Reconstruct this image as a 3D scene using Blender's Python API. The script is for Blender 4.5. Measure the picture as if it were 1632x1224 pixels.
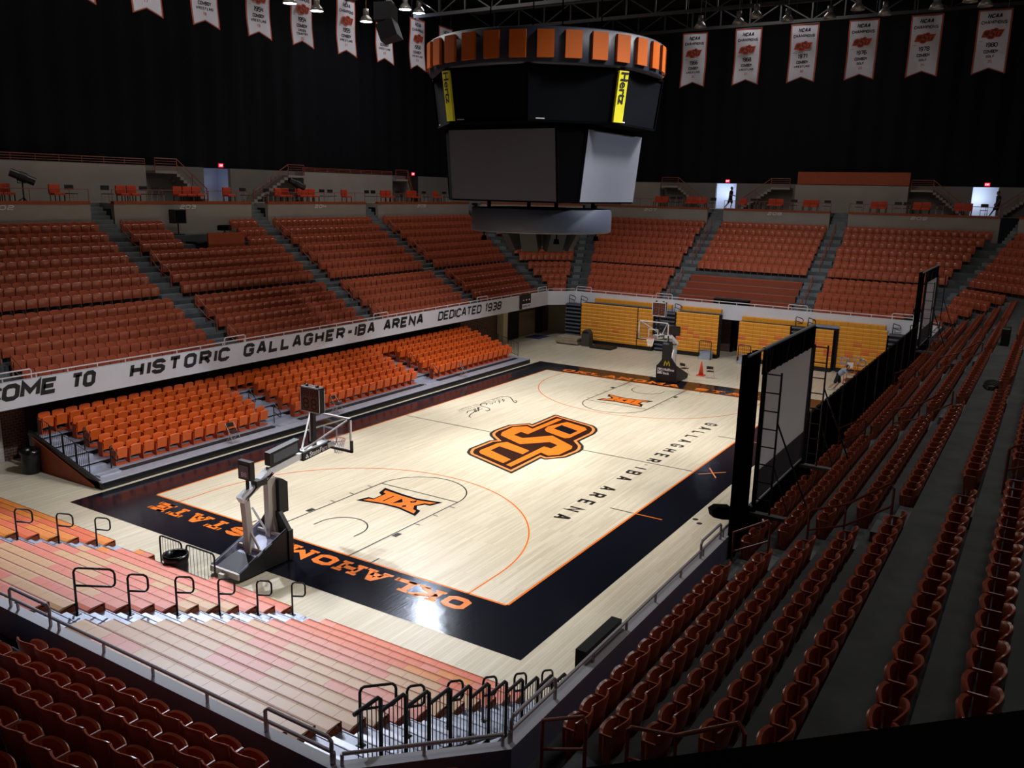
import bpy, math, random
import numpy as np
from mathutils import Vector, Matrix
for o in list(bpy.data.objects): bpy.data.objects.remove(o)
S = bpy.context.scene
COL = S.collection
PI = math.pi
random.seed(7)

# ------------------------------------------------------------------ camera
CAM = Vector((-32.76, -19.11, 11.09)); FPX = 1378.24
YAW, PIT, ROLL = 0.557203, -0.219760, 0.022187
def cam_axes():
    f = Vector((math.cos(PIT)*math.cos(YAW), math.cos(PIT)*math.sin(YAW), math.sin(PIT)))
    r = f.cross(Vector((0, 0, 1))).normalized(); u = r.cross(f)
    c, s = math.cos(ROLL), math.sin(ROLL)
    return r*c+u*s, u*c-r*s, f
AX = cam_axes()
cd = bpy.data.cameras.new('camera'); cam = bpy.data.objects.new('camera', cd); COL.objects.link(cam)
cd.sensor_width = 36; cd.lens = 36*FPX/1632; cd.clip_start = 0.05; cd.clip_end = 300
cam.matrix_world = Matrix(((AX[0].x, AX[1].x, -AX[2].x, CAM.x), (AX[0].y, AX[1].y, -AX[2].y, CAM.y), (AX[0].z, AX[1].z, -AX[2].z, CAM.z), (0, 0, 0, 1)))
S.camera = cam
def pix(p):                                   # image position of a point, used only to rank seats by size
    d = Vector(p)-CAM; z = d.dot(AX[2])
    if z < .1: return None
    return 816+FPX*d.dot(AX[0])/z, 612-FPX*d.dot(AX[1])/z, z

# ------------------------------------------------------------------ light and exposure
S.view_settings.view_transform = 'Standard'; S.view_settings.look = 'None'
S.view_settings.exposure = 0.0; S.view_settings.gamma = 1.0; S.view_settings.use_curve_mapping = False
W = bpy.data.worlds.new('world'); S.world = W; W.use_nodes = True
W.node_tree.nodes['Background'].inputs[0].default_value = (0.8, 0.87, 1.0, 1)
W.node_tree.nodes['Background'].inputs[1].default_value = 0.002
def spot(name, loc, tgt, power, angle, blend=.5, color=(1, .97, .92), size=.5):
    l = bpy.data.lights.new(name, 'SPOT'); l.energy = power; l.spot_size = math.radians(angle); l.spot_blend = blend
    l.color = color; l.shadow_soft_size = size
    o = bpy.data.objects.new(name, l); COL.objects.link(o); o.location = loc
    o.rotation_euler = (Vector(tgt)-Vector(loc)).to_track_quat('-Z', 'Y').to_euler()
    return o
def point(name, loc, power, color=(1, 1, 1), size=.3):
    l = bpy.data.lights.new(name, 'POINT'); l.energy = power; l.color = color; l.shadow_soft_size = size
    o = bpy.data.objects.new(name, l); COL.objects.link(o); o.location = loc
    return o
K = .3
# court floodlights, hung over the two long sides of the court
for x, tx in ((-2.5, -11), (4, -2), (11, 7)):
    spot('court_light', (x, -12, 23.5), (tx, 1, 0), 49000*K, 58, .7, (1, .985, .965), 1.4)
    spot('court_light', (x, 12, 23.5), (tx, -1, 0), 46000*K, 58, .7, (1, .985, .965), 1.4)
# the cool cluster at the far left and its beam on the near stand
for x, y, tx, ty, p in ((20, 21.5, -22, -2, 24000), (20.3, 22.4, -21.5, -8, 20000)):
    spot('cluster_light', (x, y, 23.8), (tx, ty, 2), p*K, 26, .8, (.78, .86, 1), .35)
# added fill spots for near bleacher, left platform, far end and scoreboard's right face
spot('end_fill', (-7, 16, 24), (-19.8, -1.5, 1.5), 88000*K, 38, .7, (.8, .87, 1), .4)
for x, tx, a_ in ((-13, -10, 42), (13, 7, 42)): spot('platform_fill', (x, -9, 24), (tx, 12.5, 1), 32000*K, a_, .8, (.88, .92, 1), .4)
for y in (-7, 7): spot('far_fill', (4, y, 23.5), (25.5, y*.6, 1.8), 26000*K, 50, .8, (.92, .95, 1), .4)
spot('board_fill', (5, -25, 19.5), (.5, -3.2, 11.5), 36000*K, 17, .4, (.8, .87, 1), .3)
# soft area fill added over the stands in place of ambient light
for x, y, p in ((-14, -21, 1400), (8, -21, 3500), (-4, 15, 2000), (14, 16, 2600), (30, 0, 2200)):
    l = bpy.data.lights.new('stand_fill', 'AREA'); l.energy = p*K; l.size = 7; l.color = (1, .94, .88)
    o = bpy.data.objects.new('stand_fill', l); COL.objects.link(o); o.location = (x, y, 26.2)

# ------------------------------------------------------------------ materials
def lin(c): return tuple(((v/255)/12.92 if v/255 <= .04045 else ((v/255+.055)/1.055)**2.4) for v in c)+(1,)
MATS = {}
def mat(name, rgb, rough=.6, metal=0, var=0, scale=4, bump=0, spec=.5, trans=0, emit=None, es=0, coat=0, stretch=(1, 1, 1)):
    if name in MATS: return MATS[name]
    m = bpy.data.materials.new(name); m.use_nodes = True; nt = m.node_tree; b = nt.nodes['Principled BSDF']
    c = lin(rgb); b.inputs['Base Color'].default_value = c; b.inputs['Roughness'].default_value = rough
    b.inputs['Metallic'].default_value = metal; b.inputs['Specular IOR Level'].default_value = spec
    if trans: b.inputs['Transmission Weight'].default_value = trans
    if coat: b.inputs['Coat Weight'].default_value = coat; b.inputs['Coat Roughness'].default_value = .12
    if emit: b.inputs['Emission Color'].default_value = lin(emit); b.inputs['Emission Strength'].default_value = es
    if var or bump:
        tc = nt.nodes.new('ShaderNodeTexCoord'); mp = nt.nodes.new('ShaderNodeMapping'); n = nt.nodes.new('ShaderNodeTexNoise')
        mp.inputs['Scale'].default_value = stretch; n.inputs['Scale'].default_value = scale; n.inputs['Detail'].default_value = 5
        nt.links.new(tc.outputs['Object'], mp.inputs['Vector']); nt.links.new(mp.outputs['Vector'], n.inputs['Vector'])
        if var:
            r = nt.nodes.new('ShaderNodeValToRGB'); r.color_ramp.elements[0].position = .3; r.color_ramp.elements[1].position = .7
            r.color_ramp.elements[0].color = tuple(v*(1-var) for v in c[:3])+(1,); r.color_ramp.elements[1].color = tuple(min(1, v*(1+var)) for v in c[:3])+(1,)
            nt.links.new(n.outputs['Fac'], r.inputs['Fac']); nt.links.new(r.outputs['Color'], b.inputs['Base Color'])
        if bump:
            bp = nt.nodes.new('ShaderNodeBump'); bp.inputs['Strength'].default_value = bump; bp.inputs['Distance'].default_value = .02
            nt.links.new(n.outputs['Fac'], bp.inputs['Height']); nt.links.new(bp.outputs['Normal'], b.inputs['Normal'])
    MATS[name] = m; return m
def wood_floor():
    m = bpy.data.materials.new('maple_floor'); m.use_nodes = True; nt = m.node_tree; b = nt.nodes['Principled BSDF']
    tc = nt.nodes.new('ShaderNodeTexCoord'); mp = nt.nodes.new('ShaderNodeMapping')
    br = nt.nodes.new('ShaderNodeTexBrick'); br.inputs['Scale'].default_value = 1; br.inputs['Brick Width'].default_value = 2.2; br.inputs['Row Height'].default_value = .085
    br.inputs['Mortar Size'].default_value = .0015; br.inputs['Bias'].default_value = 0; br.offset_frequency = 3
    br.inputs['Color1'].default_value = lin((222, 212, 190)); br.inputs['Color2'].default_value = lin((208, 196, 172)); br.inputs['Mortar'].default_value = lin((150, 132, 104))
    nt.links.new(tc.outputs['Object'], br.inputs['Vector'])
    n = nt.nodes.new('ShaderNodeTexNoise'); n.inputs['Scale'].default_value = 2; n.inputs['Detail'].default_value = 6; mp.inputs['Scale'].default_value = (.25, 4, 1)
    nt.links.new(tc.outputs['Object'], mp.inputs['Vector']); nt.links.new(mp.outputs['Vector'], n.inputs['Vector'])
    mx = nt.nodes.new('ShaderNodeMix'); mx.data_type = 'RGBA'; mx.blend_type = 'MULTIPLY'; mx.inputs[0].default_value = .5
    rr = nt.nodes.new('ShaderNodeValToRGB'); rr.color_ramp.elements[0].position = .3; rr.color_ramp.elements[1].position = .65
    rr.color_ramp.elements[0].color = (.74, .72, .69, 1); rr.color_ramp.elements[1].color = (1, 1, 1, 1)
    nt.links.new(n.outputs['Fac'], rr.inputs['Fac']); nt.links.new(br.outputs['Color'], mx.inputs[6]); nt.links.new(rr.outputs['Color'], mx.inputs[7])
    nt.links.new(mx.outputs[2], b.inputs['Base Color']); b.inputs['Roughness'].default_value = .34; b.inputs['Specular IOR Level'].default_value = .45
    return m
def paint(name, rgb, rough=.2):
    m = mat(name, rgb, rough, spec=.5)
    nt = m.node_tree; b = nt.nodes['Principled BSDF']
    tc = nt.nodes.new('ShaderNodeTexCoord'); mp = nt.nodes.new('ShaderNodeMapping'); n = nt.nodes.new('ShaderNodeTexNoise'); bp = nt.nodes.new('ShaderNodeBump')
    mp.inputs['Scale'].default_value = (.7, 9, 1); n.inputs['Scale'].default_value = 2.5; n.inputs['Detail'].default_value = 3
    bp.inputs['Strength'].default_value = .12; bp.inputs['Distance'].default_value = .01
    nt.links.new(tc.outputs['Object'], mp.inputs['Vector']); nt.links.new(mp.outputs['Vector'], n.inputs['Vector']); nt.links.new(n.outputs['Fac'], bp.inputs['Height']); nt.links.new(bp.outputs['Normal'], b.inputs['Normal'])
    return m
WOOD = wood_floor()
NAVY = paint('court_navy', (18, 19, 28), .14); ORP = paint('court_orange', (238, 120, 35), .25); LINE = paint('court_black_line', (40, 36, 32), .3); LOGOBR = paint('court_brown', (48, 22, 12), .25); LOGOLT = paint('court_pale_orange', (238, 138, 72), .3); GREYP = paint('court_grey', (112, 108, 96), .3)
CONC = mat('concrete', (74, 78, 80), .85, var=.25, scale=1.5, bump=.1)
CONC2 = mat('step_concrete', (104, 110, 112), .85, var=.2, scale=2)
PARA = mat('parapet_white', (205, 204, 210), .7, var=.04, scale=1)
SEATM = mat('seat_orange_plastic', (172, 86, 60), .2, var=.06, scale=3)
SEATF = mat('seat_frame', (70, 30, 20), .5)
ARMM = mat('seat_arm', (170, 96, 72), .35)
CHAIRO = mat('chair_orange', (214, 92, 26), .5, var=.08, scale=6)
RAILM = mat('rail_brown', (146, 74, 54), .4)
WHR = mat('rail_white', (205, 195, 195), .4)
STEEL = mat('galvanised', (176, 182, 198), .36, metal=.4, var=.1, scale=3)
DECK = mat('deck_grey', (160, 166, 184), .45, metal=.3, var=.12, scale=2)
BLK = mat('black_metal', (16, 16, 18), .4)
BLKP = mat('black_plastic', (20, 20, 22), .5)
BLKC = mat('black_cloth', (9, 9, 12), .95, spec=.1, var=.3, scale=2)
WHT = mat('white_metal', (225, 225, 228), .35)
GREYM = mat('grey_metal', (186, 180, 174), .45, metal=.1)
PADB = mat('navy_pad', (13, 14, 20), .55)
YEL = mat('yellow', (222, 214, 40), .5)
INK = mat('black_ink', (14, 14, 16), .6)
WINK = mat('white_ink', (228, 228, 230), .5)
RUST = mat('rust_panel', (150, 66, 30), .6, var=.1)
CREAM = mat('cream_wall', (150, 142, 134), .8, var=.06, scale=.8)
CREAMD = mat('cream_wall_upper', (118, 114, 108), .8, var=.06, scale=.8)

# ------------------------------------------------------------------ mesh builder
class MB:
    def __init__(s): s.v = []; s.f = []; s.m = []; s.cur = 0
    def add(s, vs, fs):
        b = len(s.v); s.v.extend([tuple(p) for p in vs]); s.f.extend([tuple(i+b for i in f) for f in fs]); s.m.extend([s.cur]*len(fs)); return s
    def box(s, x0, x1, y0, y1, z0, z1):
        return s.add([(x0, y0, z0), (x1, y0, z0), (x1, y1, z0), (x0, y1, z0), (x0, y0, z1), (x1, y0, z1), (x1, y1, z1), (x0, y1, z1)], [(3, 2, 1, 0), (4, 5, 6, 7), (0, 1, 5, 4), (1, 2, 6, 5), (2, 3, 7, 6), (3, 0, 4, 7)])
    def hexa(s, p): return s.add(p, [(3, 2, 1, 0), (4, 5, 6, 7), (0, 1, 5, 4), (1, 2, 6, 5), (2, 3, 7, 6), (3, 0, 4, 7)])
    def cbox(s, x0, x1, y0, y1, z0, z1, c=.015):       # box with chamfered top edges
        return s.add([(x0, y0, z0), (x1, y0, z0), (x1, y1, z0), (x0, y1, z0), (x0, y0, z1-c), (x1, y0, z1-c), (x1, y1, z1-c), (x0, y1, z1-c), (x0+c, y0+c, z1), (x1-c, y0+c, z1), (x1-c, y1-c, z1), (x0+c, y1-c, z1)],
            [(3, 2, 1, 0), (0, 1, 5, 4), (1, 2, 6, 5), (2, 3, 7, 6), (3, 0, 4, 7), (4, 5, 9, 8), (5, 6, 10, 9), (6, 7, 11, 10), (7, 4, 8, 11), (8, 9, 10, 11)])
    def bar(s, a, b, w, h=None):                       # square bar between two points
        a, b = Vector(a), Vector(b); h = h or w; d = (b-a).normalized(); up = Vector((0, 0, 1)) if abs(d.z) < .95 else Vector((1, 0, 0))
        x = d.cross(up).normalized()*w/2; y = x.cross(d).normalized()*h/2
        return s.hexa([a-x-y, a+x-y, a+x+y, a-x+y, b-x-y, b+x-y, b+x+y, b-x+y])
    def tube(s, pts, r, n=8, closed=False):
        pts = [Vector(p) for p in pts]; N = len(pts); vs = []; rings = []
        for i in range(N):
            if closed: a, b = pts[i-1], pts[(i+1) % N]
            else: a, b = pts[max(i-1, 0)], pts[min(i+1, N-1)]
            d = (b-a).normalized()
            if i == 0 or not rings: up = Vector((0, 0, 1)) if abs(d.z) < .9 else Vector((1, 0, 0)); x = d.cross(up).normalized()
            else: x = (px_ - d*px_.dot(d)).normalized()
            px_ = x; y = d.cross(x)
            rings.append(1); vs += [pts[i]+x*r*math.cos(2*PI*k/n)+y*r*math.sin(2*PI*k/n) for k in range(n)]
        fs = [(i*n+k, i*n+(k+1) % n, (i+1)*n+(k+1) % n, (i+1)*n+k) for i in range(N-1) for k in range(n)]
        if closed: fs += [((N-1)*n+k, (N-1)*n+(k+1) % n, (k+1) % n, k) for k in range(n)]
        else: fs += [tuple(range(n-1, -1, -1)), tuple((N-1)*n+k for k in range(n))]
        return s.add(vs, fs)
    def lathe(s, prof, c=(0, 0, 0), n=24, a0=0, a1=2*PI):   # prof (r, z)
        full = abs(a1-a0-2*PI) < 1e-6; m = n if full else n+1; vs = []
        for k in range(m):
            a = a0+(a1-a0)*k/n; vs += [(c[0]+r*math.cos(a), c[1]+r*math.sin(a), c[2]+z) for r, z in prof]
        P = len(prof)
        fs = [(k*P+i, ((k+1) % m)*P+i, ((k+1) % m)*P+i+1, k*P+i+1) for k in range(n) for i in range(P-1)]
        return s.add(vs, fs)
    def poly(s, pts): return s.add(pts, [tuple(range(len(pts)))])
    def prism(s, pts, off):
        n = len(pts); o = Vector(off); q = [Vector(p) for p in pts]
        return s.add(q+[p+o for p in q], [tuple(range(n-1, -1, -1)), tuple(range(n, 2*n))]+[(i, (i+1) % n, n+(i+1) % n, n+i) for i in range(n)])
    def build(s, name, mats, parent=None, smooth=False, loc=None):
        me = bpy.data.meshes.new(name); me.from_pydata(s.v, [], s.f)
        for m in (mats if isinstance(mats, (list, tuple)) else [mats]): me.materials.append(m)
        if any(s.m): me.polygons.foreach_set('material_index', s.m)
        if smooth: me.polygons.foreach_set('use_smooth', [True]*len(s.f))
        me.update(); o = bpy.data.objects.new(name, me); COL.objects.link(o)
        if parent: o.parent = parent
        if loc: o.location = loc
        return o
def tag(o, label=None, cat=None, group=None, kind=None):
    if label: o['label'] = label
    if cat: o['category'] = cat
    if group: o['group'] = group
    if kind: o['kind'] = kind
    return o
def thing(name, label, cat, loc=(0, 0, 0), rz=0, group=None):
    o = bpy.data.objects.new(name, None); COL.objects.link(o); o.location = loc; o.rotation_euler = (0, 0, rz); o.empty_display_size = .2
    return tag(o, label, cat, group)
KIDS = {}
def copy_tree(o, parent=None):
    c = o.copy(); COL.objects.link(c)
    if parent: c.parent = parent
    for ch in KIDS.setdefault(o.name, [q for q in bpy.data.objects if q.parent == o]): copy_tree(ch, c)
    return c
ORD = ['first', 'second', 'third', 'fourth', 'fifth', 'sixth', 'seventh', 'eighth', 'ninth', 'tenth', 'eleventh', 'twelfth', 'thirteenth', 'fourteenth', 'fifteenth', 'sixteenth', 'seventeenth', 'eighteenth', 'nineteenth', 'twentieth']
def ordn(i): return ORD[i] if i < 20 else ('twenty-'+ORD[i-20] if i < 29 else ('thirtieth' if i == 29 else 'thirty-'+ORD[i-30] if i < 39 else 'fortieth' if i == 39 else 'forty-'+ORD[i-40] if i < 49 else 'fiftieth' if i == 49 else 'fifty-'+ORD[i-50]))

# ------------------------------------------------------------------ stroke lettering
G = {'A': [[(0, 0), (1.6, 6), (2.4, 6), (4, 0)], [(.6, 2), (3.4, 2)]],
 'B': [[(0, 0), (0, 6), (3.2, 6), (4, 5.2), (4, 3.9), (3.3, 3.1), (4, 2.3), (4, .8), (3.2, 0), (0, 0)], [(0, 3.1), (3.3, 3.1)]],
 'C': [[(4, 4.6), (4, 5), (3, 6), (1, 6), (0, 5), (0, 1), (1, 0), (3, 0), (4, 1), (4, 1.4)]], 'D': [[(0, 0), (0, 6), (3, 6), (4, 5), (4, 1), (3, 0), (0, 0)]],
 'E': [[(4, 6), (0, 6), (0, 0), (4, 0)], [(0, 3), (3.3, 3)]], 'F': [[(4, 6), (0, 6), (0, 0)], [(0, 3), (3.3, 3)]],
 'G': [[(4, 4.6), (4, 5), (3, 6), (1, 6), (0, 5), (0, 1), (1, 0), (3, 0), (4, 1), (4, 2.8), (2.2, 2.8)]], 'H': [[(0, 0), (0, 6)], [(4, 0), (4, 6)], [(0, 3), (4, 3)]],
 'I': [[(0, 0), (0, 6)]], 'K': [[(0, 0), (0, 6)], [(4, 6), (.6, 3), (4, 0)]], 'L': [[(0, 6), (0, 0), (3.8, 0)]], 'M': [[(0, 0), (0, 6), (2.5, 2), (5, 6), (5, 0)]],
 'N': [[(0, 0), (0, 6), (4, 0), (4, 6)]], 'O': [[(1, 0), (0, 1), (0, 5), (1, 6), (3, 6), (4, 5), (4, 1), (3, 0), (1, 0)]], 'P': [[(0, 0), (0, 6), (3, 6), (4, 5), (4, 3.6), (3, 2.7), (0, 2.7)]],
 'R': [[(0, 0), (0, 6), (3, 6), (4, 5), (4, 3.8), (3, 2.9), (0, 2.9)], [(2, 2.9), (4, 0)]], 'S': [[(4, 4.7), (4, 5), (3, 6), (1, 6), (0, 5), (0, 4), (1, 3.1), (3, 2.9), (4, 2), (4, 1), (3, 0), (1, 0), (0, 1), (0, 1.3)]],
 'T': [[(0, 6), (4, 6)], [(2, 6), (2, 0)]], 'U': [[(0, 6), (0, 1), (1, 0), (3, 0), (4, 1), (4, 6)]], 'V': [[(0, 6), (2, 0), (4, 6)]], 'W': [[(0, 6), (1.2, 0), (2.6, 4), (4, 0), (5.2, 6)]], 'X': [[(0, 0), (4, 6)], [(0, 6), (4, 0)]],
 'Y': [[(0, 6), (2, 3), (4, 6)], [(2, 3), (2, 0)]], 'Z': [[(0, 6), (4, 6), (0, 0), (4, 0)]],
 '0': [[(1, 0), (0, 1), (0, 5), (1, 6), (3, 6), (4, 5), (4, 1), (3, 0), (1, 0)]], '1': [[(0, 4.8), (1, 6), (1, 0)]], '2': [[(0, 5), (1, 6), (3, 6), (4, 5), (4, 4), (3, 3), (1, 3), (0, 2), (0, 0), (4, 0)]],
 '3': [[(0, 6), (3, 6), (4, 5), (4, 3.8), (3.2, 3), (4, 2.2), (4, 1), (3, 0), (0, 0)], [(1, 3), (3.2, 3)]], '4': [[(0, 6), (0, 2.6), (4, 2.6)], [(3.2, 6), (3.2, 0)]], '5': [[(4, 6), (0, 6), (0, 3.4), (3, 3.4), (4, 2.4), (4, 1), (3, 0), (0, 0)]],
 '6': [[(4, 6), (1, 6), (0, 5), (0, 1), (1, 0), (3, 0), (4, 1), (4, 2.4), (3, 3.3), (0, 3.3)]], '7': [[(0, 6), (4, 6), (1.6, 0)]], '8': [[(1, 3), (0, 4), (0, 5), (1, 6), (3, 6), (4, 5), (4, 4), (3, 3), (1, 3), (0, 2), (0, 1), (1, 0), (3, 0), (4, 1), (4, 2), (3, 3)]],
 '9': [[(0, 0), (3, 0), (4, 1), (4, 5), (3, 6), (1, 6), (0, 5), (0, 3.6), (1, 2.7), (4, 2.7)]], '-': [[(.3, 3), (2.7, 3)]], '.': [[(0, 3), (.5, 3)]]}
GW = {'I': 0, 'M': 5, 'W': 5.2, '1': 1.4, '-': 3, '.': .6, 'L': 3.8}
SERIF = {'A': [(0, 0), (4, 0)], 'K': [(0, 0), (0, 6), (4, 0), (4, 6)], 'H': [(0, 0), (0, 6), (4, 0), (4, 6)], 'M': [(0, 0), (5, 0)], 'L': [(0, 0), (0, 6)], 'T': [(2, 0)], 'E': [(0, 0), (0, 6)], 'R': [(0, 0), (4, 0)], 'N': [(0, 0), (0, 6), (4, 6)], 'I': [(0, 0), (0, 6)]}
SERV = {'L': [(3.8, 0, 1.7)], 'T': [(0, 6, -1.7), (4, 6, -1.7)], 'E': [(4, 6, -1.7), (4, 0, 1.7)]}
def strip(pl, w):
    P = [Vector((p[0], p[1])) for p in pl]; n = len(P); closed = (P[0]-P[-1]).length < 1e-4; q = []
    for i in range(n):
        if closed: a, b = P[i-1 if i else n-2], P[i+1 if i < n-1 else 1]
        else: a, b = (P[i-1] if i else None), (P[i+1] if i < n-1 else None)
        d1 = (P[i]-a).normalized() if a is not None else None; d2 = (b-P[i]).normalized() if b is not None else None
        if d1 is None: d1 = d2
        if d2 is None: d2 = d1
        t = d1+d2; t = t.normalized() if t.length > .1 else d1
        nn = Vector((-t.y, t.x)); k = w/2/max(.45, nn.dot(Vector((-d1.y, d1.x))))
        e = Vector((0, 0))
        q += [P[i]+nn*k+e, P[i]-nn*k+e]
    return q, [(2*i, 2*i+1, 2*i+3, 2*i+2) for i in range(n-1)]
def letters(text, h, sw, width=None, gap=1.9, wide=1.0, shear=0, serif=False, space=3.2):
    """2D (verts, faces, total width); cap height h including stroke"""
    u = (h-sw)/6; vs, fs = [], []; x = 0; wu = u*wide; items = []
    for ch in text:
        if ch == ' ': x += space*wu; continue
        items.append((ch, x)); x += (GW.get(ch, 4)*wu)+gap*u
    tot = x-gap*u+sw; k = 1
    if width: k = (width-sw)/(tot-sw); tot = width
    for ch, x0 in items:
        L = [[(p[0]*wu, p[1]*u) for p in pl] for pl in G[ch]]
        W2 = [sw]*len(L)
        if serif:
            hl = sw/2+.085*h/.64; st = sw*.62
            for a, b in SERIF.get(ch, []):
                yy = -sw/2+st/2 if b == 0 else 6*u+sw/2-st/2; L.append([(a*wu-hl, yy), (a*wu+hl, yy)]); W2.append(st)
            for a, b, e in SERV.get(ch, []): L.append([(a*wu, b*u-math.copysign(sw/2, e)), (a*wu, b*u+math.copysign(.16*h, e))]); W2.append(st*1.15)
        for pl, w2 in zip(L, W2):
            q, f = strip([(x0*k+p[0]*min(1, k)+sw/2, p[1]+sw/2) for p in pl], w2); b = len(vs)
            vs += [(p.x+shear*p.y, p.y) for p in q]; fs += [tuple(i+b for i in g) for g in f]
    return vs, fs, tot
def lay(mb, L, o, ex, ey):
    o, ex, ey = Vector(o), Vector(ex), Vector(ey)
    mb.add([o+ex*p[0]+ey*p[1] for p in L[0]], L[1]); return mb
def font_mesh(text, size, bold=0, shear=0):
    c = bpy.data.curves.new('t', 'FONT'); c.body = text; c.size = size; c.offset = bold; c.shear = shear; c.resolution_u = 3
    o = bpy.data.objects.new('t', c); COL.objects.link(o); bpy.context.view_layer.update()
    me = bpy.data.meshes.new_from_object(o.evaluated_get(bpy.context.evaluated_depsgraph_get()))
    vs = [(v.co.x, v.co.y) for v in me.vertices]; fs = [tuple(p.vertices) for p in me.polygons]
    bpy.data.objects.remove(o); bpy.data.curves.remove(c); bpy.data.meshes.remove(me)
    x0 = min(v[0] for v in vs); x1 = max(v[0] for v in vs)
    return [(v[0]-x0, v[1]) for v in vs], fs, x1-x0
def inset(pts, d):
    n = len(pts); A = sum(pts[i][0]*pts[(i+1) % n][1]-pts[(i+1) % n][0]*pts[i][1] for i in range(n)); sg = 1 if A > 0 else -1; r = []
    for i in range(n):
        a, b, c = Vector(pts[i-1]), Vector(pts[i]), Vector(pts[(i+1) % n]); d1 = (b-a).normalized(); d2 = (c-b).normalized()
        n1 = Vector((-d1.y, d1.x))*sg; n2 = Vector((-d2.y, d2.x))*sg; t = n1+n2
        t = t.normalized() if t.length > .2 else n1
        r.append(tuple(b+t*d/max(.5, t.dot(n1))))
    return r
# ------------------------------------------------------------------ the bowl: an octagon offset outwards
XN, XF, YS, LC = -25.35, 26.0, 13.5, 1.55
r2 = math.sqrt(.5)
SIDES = {'left': ((0, YS), (1, 0), (0, 1), XN+LC, XF-LC), 'far': ((XF, 0), (0, 1), (1, 0), -YS+LC, YS-LC), 'right': ((0, -YS), (1, 0), (0, -1), XN+LC, XF-LC), 'near': ((XN, 0), (0, 1), (-1, 0), -YS+LC, YS-LC)}
for nm, cx, cy, nx, ny in (('far_left', XF, YS, 1, 1), ('far_right', XF, -YS, 1, -1), ('near_left', XN, YS, -1, 1), ('near_right', XN, -YS, -1, -1)):
    SIDES[nm] = ((cx-nx*LC/2, cy-ny*LC/2), (r2*ny*nx, -r2) if nx > 0 else (r2, r2 if ny < 0 else -r2), (nx*r2, ny*r2), -LC*r2, LC*r2)
    b, u, n, a, c = SIDES[nm]; u = (-n[1], n[0]); SIDES[nm] = (b, u, n, a, c)
TAN = math.tan(PI/8)
def sp(side, t, d, z=0): b, u, n, a, c = SIDES[side]; return (b[0]+u[0]*t+n[0]*d, b[1]+u[1]*t+n[1]*d, z)
def lim(side, d): return SIDES[side][3]-TAN*d, SIDES[side][4]+TAN*d
ROWD = [.52+.76*k for k in range(5)]+[4.60+.76*k for k in range(7)]
ROWZ = [3.12, 3.55, 3.98, 4.40, 4.83, 5.44, 5.915, 6.39, 6.865, 7.34, 7.815, 8.29]
BRK = {'left': [-15.7, -5.3, 5.25, 15.7], 'right': [-15.7, -5.3, 5.25, 15.7], 'far': [-4.78, 4.75], 'near': [-4.78, 4.75]}
PROF = [(.2, 3.12)]
for k in range(12):
    e = 3.92 if k == 4 else ROWD[k]+.36
    PROF += [(e, ROWZ[k])]
    if k < 11: PROF += [(e, ROWZ[k+1])]
PROF += [(9.82, 8.29)]
def ring(prof, sides=SIDES):
    m = MB()
    for s in sides:
        for (d0, z0), (d1, z1) in zip(prof, prof[1:]):
            a0, b0 = lim(s, d0); a1, b1 = lim(s, d1)
            m.add([sp(s, a0, d0, z0), sp(s, b0, d0, z0), sp(s, b1, d1, z1), sp(s, a1, d1, z1)], [(0, 1, 2, 3)])
    return m
tag(ring(PROF).build('floor_terraces', CONC), kind='structure')
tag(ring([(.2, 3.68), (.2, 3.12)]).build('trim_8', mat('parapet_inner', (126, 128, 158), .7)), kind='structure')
tag(ring([(2.6, 2.65), (0, 2.65), (0, 3.68), (.2, 3.68)]).build('trim_1', PARA), kind='structure')
# concourse walls and floor, left open at the aisles
m = MB(); cap = MB()
def segs(s):
    a, b = lim(s, 9.8); br = [a-.0]+BRK.get(s, [])+[b]; g = .66
    for i in range(len(br)-1): yield br[i]+g, br[i+1]-g, i
for s in SIDES:
    for a, b, i in segs(s):
        def bx(M, d0, d1, z0, z1): M.hexa([sp(s, a, d0, z0), sp(s, b, d0, z0), sp(s, b, d1, z0), sp(s, a, d1, z0), sp(s, a, d0, z1), sp(s, b, d0, z1), sp(s, b, d1, z1), sp(s, a, d1, z1)])
        bx(m, 9.8, 10.05, 8.2, 9.95); bx(cap, 9.78, 10.07, 9.95, 10.1); bx(m, 10.05, 11.4, 9.7, 10.0)
    a0, b0 = lim(s, 11.4); a1, b1 = lim(s, 16)
    m.add([sp(s, a0, 11.4, 10), sp(s, b0, 11.4, 10), sp(s, b1, 16, 10), sp(s, a1, 16, 10)], [(0, 1, 2, 3)])
tag(m.build('floor_concourse', CREAM), kind='structure'); tag(cap.build('trim_2', RUST), kind='structure')
# aisle steps
AIS = []
for s in BRK:
    for t in BRK[s]: AIS.append((s, t, 0))
for s in SIDES:
    if '_' in s: AIS += [(s, 'a', 0), (s, 'b', 0)]
m = MB()
for s, t, _ in AIS:
    def edge(d):
        if t == 'a': return lim(s, d)[0], lim(s, d)[0]+.58
        if t == 'b': return lim(s, d)[1]-.58, lim(s, d)[1]
        return t-.6, t+.6
    steps = [(ROWD[k]+.36-.36, ROWD[k]+.37, ROWZ[k], (ROWZ[k]+ROWZ[k+1])/2) for k in range(11) if k != 4]+[(3.3, 3.63, ROWZ[4], ROWZ[4]+.2), (3.62, 3.93, ROWZ[4], ROWZ[4]+.41)]
    steps += [(9.0+.28*i, 11.45, 8.25, 8.29+.214*(i+1)) for i in range(8)]
    for d0, d1, z0, z1 in steps:
        a0, b0 = edge(d0); a1, b1 = edge(d1)
        m.hexa([sp(s, a0, d0, z0), sp(s, b0, d0, z0), sp(s, b1, d1, z0), sp(s, a1, d1, z0), sp(s, a0, d0, z1), sp(s, b0, d0, z1), sp(s, b1, d1, z1), sp(s, a1, d1, z1)])
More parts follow.
